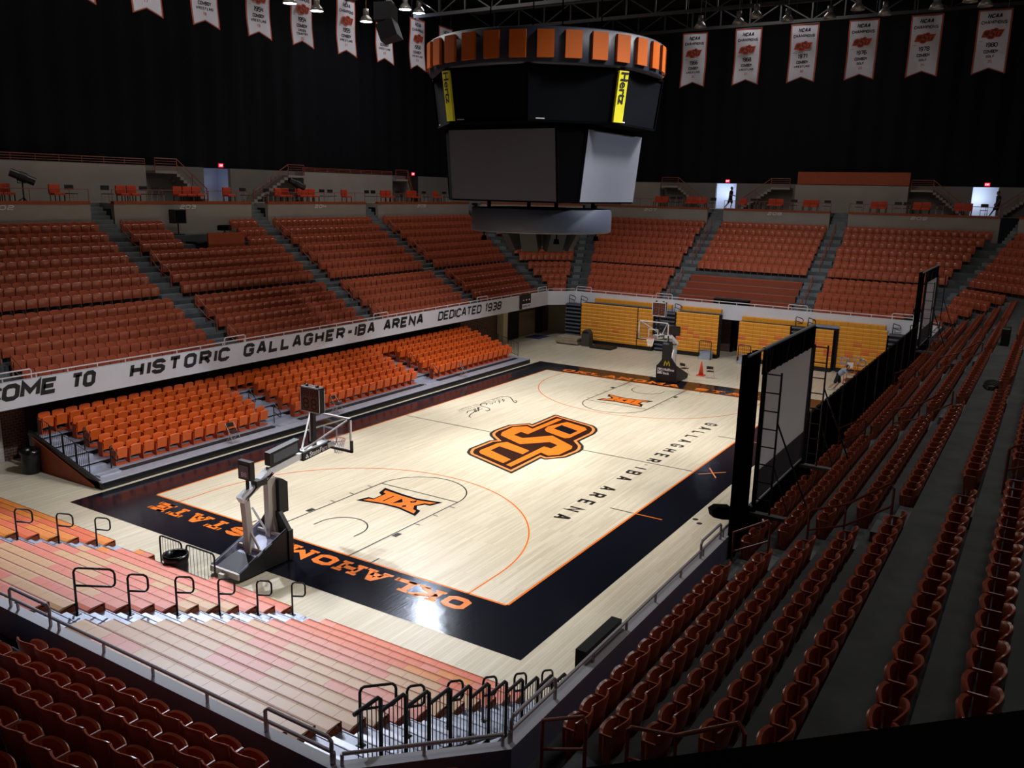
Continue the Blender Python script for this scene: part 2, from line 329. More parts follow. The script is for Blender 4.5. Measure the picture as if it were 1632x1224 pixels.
tag(m.build('trim_3', CONC2), kind='structure')

# ------------------------------------------------------------------ floor, walls, ceiling
fl = tag(MB().add([(-28, -16, 0), (29, -16, 0), (29, 16, 0), (-28, 16, 0)], [(0, 1, 2, 3)]).build('floor', WOOD), kind='structure')
BRICK = bpy.data.materials.new('dark_brick'); BRICK.use_nodes = True
_n = BRICK.node_tree; _b = _n.nodes.new('ShaderNodeTexBrick'); _t = _n.nodes.new('ShaderNodeTexCoord'); _m = _n.nodes.new('ShaderNodeMapping'); _m.inputs['Rotation'].default_value = (PI/2, 0, 0)
_b.inputs['Scale'].default_value = 2.2; _b.inputs['Color1'].default_value = lin((104, 62, 50)); _b.inputs['Color2'].default_value = lin((84, 50, 42)); _b.inputs['Mortar'].default_value = lin((130, 120, 112))
_n.links.new(_t.outputs['Object'], _m.inputs['Vector']); _n.links.new(_m.outputs['Vector'], _b.inputs['Vector']); _n.links.new(_b.outputs['Color'], _n.nodes['Principled BSDF'].inputs['Base Color']); _n.nodes['Principled BSDF'].inputs['Roughness'].default_value = .8
TAN_ = mat('tan_wall', (150, 128, 100), .8, var=.08)
DARKW = mat('dark_wall', (26, 24, 24), .9)
tag(MB().box(-28, 29, 15.75, 16, 0, 2.66).build('wall_left', BRICK), kind='structure')
tag(MB().box(-28, 29, -16, -15.75, 0, 2.66).build('wall_right', DARKW), kind='structure')
w = MB(); w.box(28.2, 28.45, -15.8, -1.25, 0, 2.66); w.box(28.2, 28.45, .15, 15.8, 0, 2.66); w.box(29.4, 29.5, -1.6, .6, 0, 2.66); w.box(28.2, 29.5, .15, .3, 0, 2.66); w.box(28.2, 29.5, -1.4, -1.25, 0, 2.66)
tag(w.build('wall_far', BRICK), kind='structure')
tag(MB().box(-28, -27.75, -15.8, 15.8, 0, 2.66).build('wall_near', DARKW), kind='structure')
def slatdoor(name, ax, lo, hi, pos, z1, n, col, sgn):
    m = MB()
    for i in range(n):
        z = z1*i/n; h = z1/n
        if ax == 'x': m.box(lo, hi, pos-sgn*.03, pos, z+.012, z+h); m.box(lo, hi, pos-sgn*.015, pos, z, z+.014)
        else: m.box(pos-sgn*.03, pos, lo, hi, z+.012, z+h); m.box(pos-sgn*.015, pos, lo, hi, z, z+.014)
    return tag(m.build(name, col), kind='structure')
slatdoor('door_1', 'x', -19.5, -15.35, 15.72, 1.75, 14, mat('door_white', (205, 200, 192), .5), 1)
tag(MB().box(-19.5, -15.35, 15.7, 15.74, 1.75, 2.6).build('trim_4', mat('door_head', (120, 112, 104), .7)), kind='structure')
slatdoor('door_2', 'y', 13.0, 15.5, 28.17, 2.45, 20, mat('door_cream', (176, 168, 136), .5), 1)
tag(MB().box(23.9, 26.3, 15.66, 15.74, 0, 1.9).build('door_3', mat('door_tan', (140, 120, 96), .6)), kind='structure')
p = tag(MB().box(20.9, 21.5, 15.2, 15.74, 0, 2.65).build('trim_5', mat('post_cream', (215, 205, 165), .6)), kind='structure')
tag(MB().box(21.6, 23.5, 15.45, 15.74, 0, 2.65).build('trim_6', DARKW), kind='structure')
tag(MB().box(26.4, 27.2, 15.45, 15.74, 0, 2.65).build('trim_7', DARKW), kind='structure')
# upper walls with door openings
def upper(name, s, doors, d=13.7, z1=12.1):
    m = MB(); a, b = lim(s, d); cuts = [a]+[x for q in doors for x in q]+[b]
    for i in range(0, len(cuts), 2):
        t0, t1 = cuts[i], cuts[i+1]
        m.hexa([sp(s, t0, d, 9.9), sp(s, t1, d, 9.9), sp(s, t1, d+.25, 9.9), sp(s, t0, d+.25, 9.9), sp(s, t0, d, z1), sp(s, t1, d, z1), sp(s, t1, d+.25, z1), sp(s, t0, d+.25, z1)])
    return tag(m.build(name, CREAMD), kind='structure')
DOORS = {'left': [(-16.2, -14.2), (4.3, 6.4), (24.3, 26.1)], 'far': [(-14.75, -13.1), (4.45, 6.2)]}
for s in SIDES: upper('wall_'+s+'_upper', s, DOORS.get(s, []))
m = MB()
for s in SIDES:
    a, b = lim(s, 15.6); m.add([sp(s, a, 15.6, 9.9), sp(s, b, 15.6, 9.9), sp(s, b, 15.6, 27), sp(s, a, 15.6, 27)], [(0, 1, 2, 3)])
tag(m.build('wall_outer', DARKW), kind='structure')
tag(MB().add([(-43, -31, 26.5), (43, -31, 26.5), (43, 31, 26.5), (-43, 31, 26.5)], [(3, 2, 1, 0)]).build('ceiling', mat('ceiling_dark', (20, 20, 22), .9)), kind='structure')
# corridors behind the doors
CORR = mat('corridor_white', (225, 230, 240), .8)
def corridor(k, s, t0, t1, power, col, depth=1.6):
    m = MB(); d0, d1 = 13.95, 13.95+depth
    P = lambda t, d, z: sp(s, t, d, z)
    m.add([P(t0-.1, d1, 9.95), P(t1+.5, d1, 9.95), P(t1+.5, d1, 12.08), P(t0-.1, d1, 12.08), P(t0-.1, d0, 9.95), P(t1+.5, d0, 9.95), P(t1+.5, d0, 12.08), P(t0-.1, d0, 12.08)], [(0, 1, 2, 3), (0, 3, 7, 4), (1, 5, 6, 2), (3, 2, 6, 7)])
    tag(m.build('wall_corridor_%d' % k, CORR), kind='structure')
    if power: point('corridor_light', sp(s, t0*.2+t1*.8+.1, 14.75, 11.3), power, col, .1)
corridor(1, 'left', 4.3, 6.4, 2.2, (.45, .6, 1)); corridor(2, 'far', 4.45, 6.2, 34, (.66, .77, 1)); corridor(3, 'far', -14.75, -13.1, 28, (.72, .82, 1))
tag(MB().box(24.3, 26.1, 27.3, 27.4, 9.95, 12.1).build('door_4', mat('door_dark', (36, 34, 34), .6)), kind='structure')
# projecting wall panels of the concourse with a brown rail on top
def panel(k, s, t0, t1, dd=12.9):
    m = MB(); m.hexa([sp(s, t0, dd, 9.95), sp(s, t1, dd, 9.95), sp(s, t1, dd+.8, 9.95), sp(s, t0, dd+.8, 9.95), sp(s, t0, dd, 12.05), sp(s, t1, dd, 12.05), sp(s, t1, dd+.8, 12.05), sp(s, t0, dd+.8, 12.05)])
    tag(m.build('wall_concourse_%d' % k, CREAM), kind='structure')
for k, (s, t0, t1) in enumerate((('left', -13.2, -.4), ('left', 12.1, 21.7), ('far', -8.9, -.6), ('far', 10.9, 14.5))): panel(k, s, t0, t1)
def parapet_rail(s, t0, t1, d, z, h, label, name='guard_rail', mid=0, step=1.28, r=.022, m_=RAILM, cat='railing', group=None):
    o = thing(name, label, cat, sp(s, (t0+t1)/2, d, z), group=group); L = o.location
    q = lambda t, zz: Vector(sp(s, t, d, zz))-L
    m = MB(); m.tube([q(t0, z+h), q(t1, z+h)], r)
    for i in range(mid): m.tube([q(t0, z+h*(i+1)/(mid+1)), q(t1, z+h*(i+1)/(mid+1))], r*.7)
    m.build('top_rail', m_, o)
    n = max(1, round((t1-t0)/step))
    for i in range(n+1): t = t0+(t1-t0)*i/n; p = MB(); p.tube([q(t, z), q(t, z+h)], r*.9); p.build('post', m_, o)
    return o
parapet_rail('left', -13.2, -.4, 12.95, 12.05, .38, 'brown rail on the upper wall left of the blue-lit doorway', mid=2)
parapet_rail('left', 12.1, 21.7, 12.95, 12.05, .3, 'brown rail on the upper wall right of the blue-lit doorway', mid=2)
tag(MB().box(39.15, 39.4, -8.9, -.65, 12.1, 13.05).build('balcony_panel', RUST), 'long rust orange panel on the balcony edge between the two bright doorways', 'panel')
SN = {'left': 'left stand', 'far': 'far end'}
for s in ('left', 'far'):
    for a, b, i in segs(s):
        if s == 'left' and i == 0: continue
        nm = {('left', 1): 'the leftmost left section', ('left', 2): 'the section with rust panel', ('left', 3): 'the section right of the rust panel one', ('left', 4): 'the section just left of scoreboard', ('far', 0): 'the section right of rust benches', ('far', 1): 'the rust bench section', ('far', 2): 'the section just right of scoreboard'}[(s, i)]
        parapet_rail(s, a, b, 9.9, 10.1, .6, 'thin brown concourse rail above the seats of '+nm, 'concourse_rail', mid=0, step=1.0, r=.018)
# staircases beside the doors
def staircase(s, t0, t1, label):            # landing at t0, foot towards t1
    o = thing('concourse_staircase', label, 'staircase', sp(s, t0, 13.2, 10), group='staircases to the balcony'); L = o.location; sg = 1 if t1 > t0 else -1
    q = lambda t, d, z: Vector(sp(s, t, d, z))-L
    def bx(M, a, b, d0, d1, z0, z1): a, b = min(a, b), max(a, b); M.hexa([q(a, d0, z0), q(b, d0, z0), q(b, d1, z0), q(a, d1, z0), q(a, d0, z1), q(b, d0, z1), q(b, d1, z1), q(a, d1, z1)])
    m = MB(); bx(m, t0, t0+sg*1.5, 12.7, 13.65, 11.65, 11.8); m.build('landing', CREAM, o)
    m = MB(); n = 9; e = t0+sg*1.5; dx = (t1-e)/n
    for i in range(n): bx(m, e+dx*i, e+dx*(i+1), 12.75, 13.65, 10-.0+1.65*(n-1-i)/n, 11.65-1.65*i/n)
    m.build('flight', CREAM, o)
    m = MB(); A = [q(t0, 12.72, 11.8), q(t0, 12.72, 12.5), q(e, 12.72, 12.5), q(t1, 12.72, 10.8), q(t1, 12.72, 10)]
    m.tube(A, .03); m.tube([q(e, 12.72, 12.15), q(t1, 12.72, 10.45)], .02); m.tube([q(e, 12.72, 11.8), q(e, 12.72, 12.5)], .025); m.tube([q((e+t1)/2, 12.72, 10.9), q((e+t1)/2, 12.72, 11.65)], .025)
    for i in range(4): m.tube([q(t0, 12.72, 11.9+.15*i), q(e, 12.72, 11.9+.15*i)], .012)
    m.build('railing', RAILM, o)
staircase('left', .1, 3.7, 'brown-railed stair descending to the blue doorway from its left')
staircase('left', 12.0, 7.4, 'brown-railed stair descending to the blue doorway from its right')
staircase('left', 21.9, 24.1, 'brown-railed stair left of the dark closed door left of the scoreboard')
staircase('far', 10.7, 6.9, 'brown-railed stair left of the bright doorway with a walking person')
staircase('far', -.2, 3.7, 'brown-railed stair right of the bright doorway with a walking person')
staircase('far', -9.1, -12.7, 'brown-railed stair left of the right-hand bright doorway')
staircase('far', -18.6, -15.1, 'brown-railed stair right of the right-hand bright doorway')
RED = mat('exit_red', (150, 10, 25), .5, emit=(255, 30, 60), es=1.3)
for s, t, lb in (('left', 5.6, 'small glowing red exit sign over the blue-lit doorway'), ('left', 25.2, 'small glowing red exit sign over the dark closed door'), ('far', 5.2, 'small glowing red exit sign over doorway with walking person'), ('far', -14.0, 'small glowing red exit sign over the right-hand bright doorway')):
    o = thing('exit_sign', lb, 'sign', sp(s, t, 13.62, 12.15), group='exit signs over the doors'); b, u, n, _, _ = SIDES[s]
    rz = math.atan2(n[0], -n[1]); o.rotation_euler = (0, 0, rz+PI)
    MB().box(-.17, .17, -.03, .03, 0, .24).build('case', RED, o)
    lay(MB(), letters('EXIT', .14, .025, width=.26, gap=1.6), (-.13, -.034, .05), (1, 0, 0), (0, 0, 1)).build('lettering', mat('exit_white', (255, 225, 225), .5, emit=(255, 200, 205), es=1.5), o)
# section numbers
for s, t, tx, w_ in (('left', -10.4, '202', 'at the left frame edge'), ('left', -.05, '203', 'above the loudspeaker and rust panel'), ('left', 10.5, '204', 'two sections left of the scoreboard'), ('left', 21.45, '205', 'just left of the scoreboard'), ('far', 10.35, '207', 'just right of the scoreboard'), ('far', 0, '208', 'above the rust benches'), ('far', -10.25, '209', 'between rust benches and right-hand doorway')):
    b, u, n, _, _ = SIDES[s]; ex = (1, 0, 0) if s == 'left' else (0, -1, 0); L = letters(tx, .22, .04, width=1.1, gap=2.2, wide=2.2, shear=.25)
    P = Vector(sp(s, t, 9.77, 9.69))-Vector(ex)*.55
    tag(lay(MB(), L, P, ex, (0, 0, 1)).build('section_number', WINK), 'pale slanted section number on the cream wall '+w_, 'number')
# ------------------------------------------------------------------ lettering on the white parapet
def para_text(tx, x0, x1, label, h=.64, sw=.17):
    L = letters(tx, h, sw, width=(x1-x0)-.12, gap=2.6, wide=1.55, shear=.22, space=4)
    tag(lay(MB(), L, (x0, YS-.012, 2.98), (1, 0, 0), (0, 0, 1)).build('parapet_lettering', INK), label, 'lettering')
para_text('WELCOME', -19.2, -14.1, 'black slanted word WELCOME at left end of white parapet'); para_text('TO', -13.68, -12.5, 'black slanted word TO on the white parapet')
para_text('HISTORIC', -11.05, -5.6, 'black slanted word HISTORIC on the white parapet'); para_text('GALLAGHER-IBA', -4.98, 4.75, 'black slanted words GALLAGHER-IBA on the white parapet')
para_text('ARENA', 5.3, 9.2, 'black slanted word ARENA on the white parapet'); para_text('DEDICATED 1938', 10.55, 18.0, 'black slanted words DEDICATED 1938 on the white parapet', .58, .12)
o = thing('parapet_sign', 'black and white sign hanging at the far end of the left parapet', 'sign', (21.05, YS-.06, 2.7))
MB().box(-.75, .75, -.03, .03, 0, 1.06).build('board', BLKP, o); MB().box(-.45, .72, -.045, -.03, .02, .36).build('white_strip', WINK, o)
lay(MB(), letters('HOMELAND', .16, .035, width=1.05, gap=1.6), (-.4, -.05, .12), (1, 0, 0), (0, 0, 1)).build('lettering', mat('blue_ink', (50, 60, 140), .5), o)
d = MB(); [d.box(-.35+.4*i, -.2+.4*i, -.04, -.03, .6, .68) for i in range(3)]; d.build('lamp_dots', WINK, o)
# parapet railings
for s in SIDES:
    if s == 'near_left': continue
    a, b = lim(s, .1); nm = {'left': 'left stand', 'far': 'far end', 'right': 'right stand', 'near': 'near end', 'far_left': 'far left corner', 'far_right': 'far right corner', 'near_right': 'near right corner'}[s]
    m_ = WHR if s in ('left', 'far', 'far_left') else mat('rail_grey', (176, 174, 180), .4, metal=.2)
    o = parapet_rail(s, a+.06, b-.06, .1, 3.68, .17, 'low pale rail on top of the white parapet along the '+nm, 'parapet_railing', r=.028, m_=m_)
    for t in (BRK[s]+[a+.72, b-.72] if s in BRK else []):
        L = o.location; q = lambda t_, z: Vector(sp(s, t_, .1, z))-L
        w_ = .62
        MB().tube([q(t-w_, 3.68), q(t-w_, 4.0), q(t-w_+.06, 4.05), q(t+w_-.06, 4.05), q(t+w_, 4.0), q(t+w_, 3.68)], .028).build('aisle_guard', m_, o)
# ------------------------------------------------------------------ court paint
def flat(name, faces, m, z, label=None):
    mb = MB()
    for p in faces: mb.poly([(a, b, z) for a, b in p])
    return mb.build(name, m, fl)
def rect(x0, x1, y0, y1): return [(x0, y0), (x1, y0), (x1, y1), (x0, y1)]
HX, HY, OX, OY = 14.3, 7.62, 16.47, 9.38
flat('court_border', [rect(-OX, OX, -OY, -HY), rect(-OX, OX, HY, OY), rect(-OX, -HX, -HY, HY), rect(HX, OX, -HY, HY)], NAVY, .004)
flat('sideline', [rect(-HX, HX, -HY, -HY+.07), rect(-HX, HX, HY-.07, HY), rect(-HX, -HX+.07, -HY, HY), rect(HX-.07, HX, -HY, HY)], ORP, .006)
w = .05
def arc(cx, cy, r, a0, a1, n=48):
    P = [(cx+r*math.cos(a0+(a1-a0)*i/n), cy+r*math.sin(a0+(a1-a0)*i/n)) for i in range(n+1)]
    q, f = strip(P, w); return [[tuple(q[i]) for i in g] for g in f]
L = [rect(-.025, .025, -HY+.1, HY-.1)]; O = []
for s in (-1, 1):
    bl = s*14.3; ft = s*8.534
    for y in (-1.8, 1.8): L.append(rect(min(bl, ft), max(bl, ft), y-w/2, y+w/2))
    L.append(rect(ft-w/2, ft+w/2, -1.8, 1.8)); L += arc(ft, 0, 1.8, -PI/2 if s < 0 else PI/2, PI/2 if s < 0 else 3*PI/2)
    hx = s*12.725; L += arc(hx, 0, .9, -PI/2 if s < 0 else PI/2, PI/2 if s < 0 else 3*PI/2)
    for y in (-.9, .9): L.append(rect(min(hx, s*13.05), max(hx, s*13.05), y-w/2, y+w/2))
    for y in (-1, 1):
        L.append(rect(s*12.15-.16, s*12.15+.16, min(y*1.85, y*2.05), max(y*1.85, y*2.05)))
        for x in (11.05, 10.05, 9.05): L.append(rect(s*x-.025, s*x+.025, min(y*1.85, y*2.05), max(y*1.85, y*2.05)))
        L.append(rect(min(s*14.3, s*13.9), max(s*14.3, s*13.9), y*2.7-.025, y*2.7+.025))
        O.append(rect(min(bl, hx), max(bl, hx), y*6.3-w/2, y*6.3+w/2))
    O += arc(hx, 0, 6.3, -PI/2 if s < 0 else PI/2, PI/2 if s < 0 else 3*PI/2, 72)
    L.append(rect(s*5.8-.025, s*5.8+.025, -7.5, -6.6)); O.append(rect(s*5.8-.03, s*5.8+.03, -8.6, -7.62))
flat('court_line', L, LINE, .006); flat('three_point_line', O, ORP, .006)
for s in (-1, 1):
    mb = MB(); T = letters('OKLAHOMA STATE', .66, .19, width=13.5, gap=5.4, wide=1.9, serif=True, space=5.5)
    lay(mb, T, (s*14.58 if s > 0 else -14.58, 6.72 if s > 0 else -6.72, .007), (0, -s, 0), (s, 0, 0))
    mb.build('baseline_lettering', ORP, fl)
lay(MB(), letters('GALLAGHER.IBA ARENA', .62, .12, width=15.7, gap=5.4, wide=.95, space=6), (7.85, -5.3, .007), (-1, 0, 0), (0, -1, 0)).build('sideline_lettering', LINE, fl)
LOGO_OUT = [(4.68,1.58),(3.92,-1.02),(3.56,-1.38),(3.16,-1.59),(2.62,-1.72),(1.12,-1.70),(0.58,-2.20),(0.10,-2.43),(-0.31,-2.50),(-1.42,-2.40),(-2.23,-1.80),(-2.16,-1.59),(-4.61,-1.64),(-3.56,1.19),(-3.31,1.47),(-2.79,1.71),(-1.22,1.69),(-1.02,1.54),(-0.57,2.09),(-0.22,2.34),(0.31,2.47),(1.58,2.42),(2.44,1.74),(2.36,1.57)]
LOGO_S = [(4.04,1.10),(1.64,1.12),(1.87,1.56),(1.34,2.03),(0.24,1.95),(-0.21,1.72),(-0.91,0.25),(0.19,-0.68),(-0.06,-1.21),(-0.67,-1.22),(-0.57,-0.81),(-3.79,-0.86),(-3.90,-1.16),(-1.45,-1.16),(-1.64,-1.63),(-1.29,-1.95),(-0.15,-1.98),(0.21,-1.82),(1.17,-0.25),(0.00,0.66),(0.21,1.27),(0.84,1.27),(0.70,0.81),(3.98,0.80)]
LOGO_O = [(3.75,0.38),(3.37,-0.82),(3.05,-1.07),(1.3,-1.08),(1.13,-0.91),(1.62,0.34),(1.90,0.59),(2.46,0.73)]
LOGO_OH = [(3.06,0.31),(2.6,-0.83),(1.85,-0.81),(2.29,0.32)]
LOGO_U = [(-0.96,0.89),(-1.51,-0.61),(-2.13,-0.65),(-1.72,0.81),(-2.46,0.79),(-3.06,-0.63),(-3.67,-0.64),(-3.11,0.89),(-2.94,1.07),(-2.70,1.17),(-1.34,1.13)]
XII_OUT = [(-8.86,1.34),(-9.01,0.39),(-9.07,-0.35),(-8.87,-1.37),(-9.4,-1.20),(-9.40,-0.98),(-9.69,-0.84),(-9.93,-1.03),(-9.98,-1.23),(-10.49,-1.39),(-10.26,-0.49),(-10.26,0.27),(-10.41,0.91),(-10.49,1.33),(-9.98,1.18),(-9.99,0.93),(-9.55,0.93),(-9.40,1.18)]
XII_IN = [(-9.06,1.15),(-9.18,0.25),(-9.22,-0.47),(-9.04,-1.21),(-9.29,-1.10),(-9.30,-0.90),(-9.71,-0.73),(-10.03,-0.94),(-10.08,-1.11),(-10.33,-1.2),(-10.13,-0.38),(-10.16,0.35),(-10.31,1.01),(-10.33,1.13),(-10.10,1.05),(-10.08,0.86),(-9.35,0.88),(-9.28,1.07)]
XII_M0 = [(-9.38,0.45),(-9.38,0.51),(-10.00,0.50),(-10.00,0.44)]
XII_M1 = [(-9.40,0.07),(-9.69,-0.19),(-9.99,0.06)]
XII_M2 = [(-9.19,-0.46),(-9.41,-0.58),(-9.56,-0.46),(-9.43,-0.31),(-9.40,-0.44)]
XII_M3 = [(-10.22,-0.47),(-10.02,-0.51),(-10.00,-0.59),(-9.85,-0.48),(-9.98,-0.35),(-10.00,-0.45)]
SIG = [
[(6.05,4.85),(5.92,4.67),(5.7,4.54),(5.57,4.53),(5.73,4.75),(6.13,5.09),(6.48,5.43),(6.49,5.68),(6.27,5.84)],
[(5.92,5.46),(5.80,5.52),(5.61,5.39),(5.73,5.35),(5.38,5.17)],
[(5.56,5.48),(5.41,5.51),(5.25,5.37),(5.36,5.37),(4.98,5.18)],
[(5.18,5.55),(4.90,5.41)],
[(4.88,5.52),(4.53,5.35)],
[(4.63,5.51),(4.42,5.42)],
[(4.24,5.52),(4.52,5.66),(4.59,5.81),(4.35,5.88),(4.04,5.78),(3.85,5.54),(3.78,5.15),(3.65,4.91),(3.45,4.77),(3.19,4.72),(3.27,4.92)],
[(3.68,5.51),(3.59,5.55),(3.27,5.33),(3.34,5.48)],
[(3.54,5.61),(2.89,5.07)],
[(3.26,5.58),(2.73,5.10)],
[(3.10,5.55),(2.63,5.1)],
[(3.43,5.20),(3.15,5.24),(2.56,5.16),(2.16,5.07),(1.81,4.92),(1.62,4.73),(1.63,4.65)],
[(2.95,5.51),(2.77,5.48)],
[(2.81,5.54),(2.62,5.48)],
[(2.63,5.57),(2.23,5.36)],]
flat('center_logo', [LOGO_OUT], LINE, .007); flat('center_logo_band', [inset(LOGO_OUT, .13)], LOGOLT, .008); flat('center_logo_field', [inset(LOGO_OUT, .26)], LOGOBR, .009)
flat('center_logo_letter', [LOGO_S], ORP, .011); flat('center_logo_letter', [LOGO_O], ORP, .010); flat('center_logo_letter', [LOGO_U], ORP, .0105); flat('center_logo_opening', [LOGO_OH], NAVY, .012)
for s in (1, -1):
    k = lambda P: [(s*a, s*b) for a, b in P]
    flat('lane_logo', [k(XII_OUT)], NAVY, .007); flat('lane_logo_face', [k(XII_IN)], ORP, .008); flat('lane_logo_mark', [k(XII_M0), k(XII_M1), k(XII_M2), k(XII_M3)], NAVY, .009)
mb = MB()
for pl in SIG:
    q, f = strip(pl, .055); mb.add([(p.x, p.y, .007) for p in q], f)
mb.build('signature', LINE, fl)
mb = MB(); lay(mb, letters('EDDIE SUTTON COURT', .2, .03, width=4.0, gap=2.6), (6.3, 5.97, .007), (-1, .045, 0), (0, -1, 0)); q, f = strip([(2.19, 5.82), (5.84, 5.65)], .03); mb.add([(p.x, p.y, .007) for p in q], f)
mb.build('signature_caption', GREYP, fl)
for pl in ([(1.05, -7.95), (-.05, -8.6)], [(.9, -8.7), (-.0, -7.85)]):
    q, f = strip([(p[0]-.2, p[1]) for p in pl], .05); MB().add([(p.x, p.y, .008) for p in q], f).build('tape_mark', LOGOLT, fl)

for px_, py_ in ((-5.07, -9.55), (-5.36, -9.8)): MB().lathe([(0, .006), (.1, .006), (.1, 0)], (px_, py_, 0), 14).build('floor_socket', BLKP, fl)
# ------------------------------------------------------------------ stadium seats
def shell(pr, w, n, cz=0):
    """curved shell: pr = list of (y offset, z, bulge) outline (closed loop), across the width"""
    vs, fs = [], []; P = len(pr)
    for i in range(n+1):
        x = -w+2*w*i/n; e = 1-(x/w)**2
        for y, z, b, dz in pr: vs.append((x, y+b*e, z-dz*(1-e)**2))
    for i in range(n):
        for j in range(P): fs.append((i*P+j, (i+1)*P+j, (i+1)*P+(j+1) % P, i*P+(j+1) % P))
    fs += [tuple(range(P-1, -1, -1)), tuple(n*P+j for j in range(P))]
    return vs, fs
def seat_geo(n):
    back = shell([(-.03, .28, -.05, 0), (-.06, .28, -.05, 0), (-.115, .765, -.085, .035), (-.105, .80, -.085, .045), (-.075, .785, -.085, .04)], .242, n)
    pan = shell([(.115, .24, .03, .02), (.135, .62, .05, .03), (.115, .645, .05, .035), (.08, .625, .05, .03), (.07, .24, .02, .02)], .226, n)
    arm = MB(); arm.box(.242, .262, -.11, .11, .585, .62); arm.box(.242, .262, -.05, .05, .0, .6) if n > 5 else arm.box(.244, .26, -.05, .05, .0, .6)
    return back, pan, (arm.v, arm.f)
HI, LO = seat_geo(10), seat_geo(4)
def small_mesh(name, g, m, sm=True):
    me = bpy.data.meshes.new(name); me.from_pydata(g[0], [], g[1]); me.materials.append(m)
    if sm: me.polygons.foreach_set('use_smooth', [True]*len(g[1]))
    try: me.set_sharp_from_angle(angle=.7)
    except Exception: pass
    return me
SM = [small_mesh('backrest', HI[0], SEATM), small_mesh('seat_pan', HI[1], SEATM), small_mesh('armrest', HI[2], ARMM, False)]
ALL = []
for s in SIDES:
    b, u, n, _, _ = SIDES[s]; rz = math.atan2(n[0], -n[1])
    for k in range(12):
        d = ROWD[k]; a0, b0 = lim(s, d); br = [a0]+BRK.get(s, [])+[b0]
        for i in range(len(br)-1):
            lo, hi = br[i]+(.64 if i else .7), br[i+1]-(.64 if i < len(br)-2 else .7); nn = int((hi-lo)/.506)
            if nn < 1 or (s == 'far' and i == 1 and k < 5): continue
            for j in range(nn):
                t = (lo+hi)/2+(j-(nn-1)/2)*.508; p = sp(s, t, d+.17, ROWZ[k])
                if s == 'left' and k >= 9 and -2.1 < t < 2.7: continue
                if s == 'right' and k < 1 and (-14.2 < t < -13.4 or -9.7 < t < -9.0): continue
                ALL.append((s, i, k, j, nn, p, rz))
def visible(p):
    q = pix((p[0], p[1], p[2]+.55))
    return q is not None and -15 < q[0] < 1650 and -15 < q[1] < 1235-.0985*max(0, q[0]-870)*1.0
vis = sorted([a for a in ALL if a[0] in ('right', 'near', 'near_right') and visible(a[5])], key=lambda a: -1/pix(a[5])[2]*1.0)
big = vis[:300]; rest = [a for a in ALL if a not in set(big)]
for s, i, k, j, nn, p, rz in big:
    if s == 'right': lab = 'folded orange seat, %s row of %s right block, %s from its near end' % (ordn(k), {0: 'the nearest', 1: 'the second', 2: 'the third'}.get(i, 'the fourth'), ordn(j))
    elif s == 'near': lab = 'folded orange seat seen from behind, %s row of bottom-left block, %s from right' % (ordn(k), ordn(j))
    else: lab = 'folded orange seat in %s row of the near right corner wedge, %s from left' % (ordn(k), ordn(nn-1-j))
    o = thing('stadium_seat', lab, 'seat', p, rz, 'folding orange seats of the %s' % {'right': 'right stand', 'near': 'near end'}.get(s, 'near right corner'))
    for me, nm in zip(SM, ('backrest', 'seat_pan', 'armrest')): c = bpy.data.objects.new(nm, me); COL.objects.link(c); c.parent = o
    if j == 0: c = bpy.data.objects.new('armrest', SM[2]); COL.objects.link(c); c.parent = o; c.location = (-.495, 0, 0)
rest = [a for a in rest if pix((a[5][0], a[5][1], a[5][2]+.5)) and -60 < pix((a[5][0], a[5][1], a[5][2]+.5))[0] < 1720]
V, F, MI = [], [], []
for gi, g in enumerate(LO):
    gv = np.array(g[0]); nv = len(gv)
    for s, i, k, j, nn, p, rz in rest:
        c, sn = math.cos(rz), math.sin(rz); b0 = len(V)
        q = np.stack([gv[:, 0]*c-gv[:, 1]*sn+p[0], gv[:, 0]*sn+gv[:, 1]*c+p[1], gv[:, 2]+p[2]], 1)
        V.extend(q.tolist()); F.extend([tuple(x+b0 for x in f) for f in g[1]]); MI.extend([1 if gi == 2 else 0]*len(g[1]))
me = bpy.data.meshes.new('stadium_seats'); me.from_pydata(V, [], F); me.materials.append(SEATM); me.materials.append(ARMM)
me.polygons.foreach_set('material_index', MI); me.polygons.foreach_set('use_smooth', [x == 0 for x in MI])
try: me.set_sharp_from_angle(angle=.7)
except Exception: pass
o = bpy.data.objects.new('stadium_seats', me); COL.objects.link(o)
tag(o, 'the many further folded orange seats in rows round the stands', 'seats', kind='stuff')
# aisle handrails
def handrail(s, t, k0, k1, label, t1=None):
    t1 = t if t1 is None else t1
    T = Vector(sp(s, t, ROWD[k0]-.05, ROWZ[k0])); E = Vector(sp(s, t1, ROWD[k1]-.05, ROWZ[k1])); o = thing('aisle_handrail', label, 'handrail', T, group='brown aisle handrails'); E = E-T
    up = Vector((0, 0, .9)); h = Vector((E.x, E.y, 0)); M_ = h*.45; fl_ = Vector((0, 0, .06))
    P = [Vector((0, 0, 0)), up-fl_, up+h*.04, up+M_+Vector((0, 0, E.z*.3)), up+E*1-h*.05, up+E-fl_*1.3, E] if k1-k0 > 1 else [Vector((0, 0, 0)), up, up+E-h*.06, up+E-fl_, E]
    m = MB(); m.tube(P, .026); m.build('top_rail', RAILM, o); lo = Vector((0, 0, .45)); m = MB(); m.tube([up-lo, up-lo+M_+Vector((0, 0, E.z*.3)), up-lo+E] if k1-k0 > 1 else [up-lo, up-lo+E], .022)
    if k1-k0 > 1: m.tube([M_+up+Vector((0, 0, E.z*.3)), M_+Vector((0, 0, E.z*.3))], .022)
    m.build('mid_rail', RAILM, o)
LVL = [(0, 1, 'lowest'), (2, 4, 'second-lowest'), (6, 8, 'second-highest'), (9, 11, 'highest')]
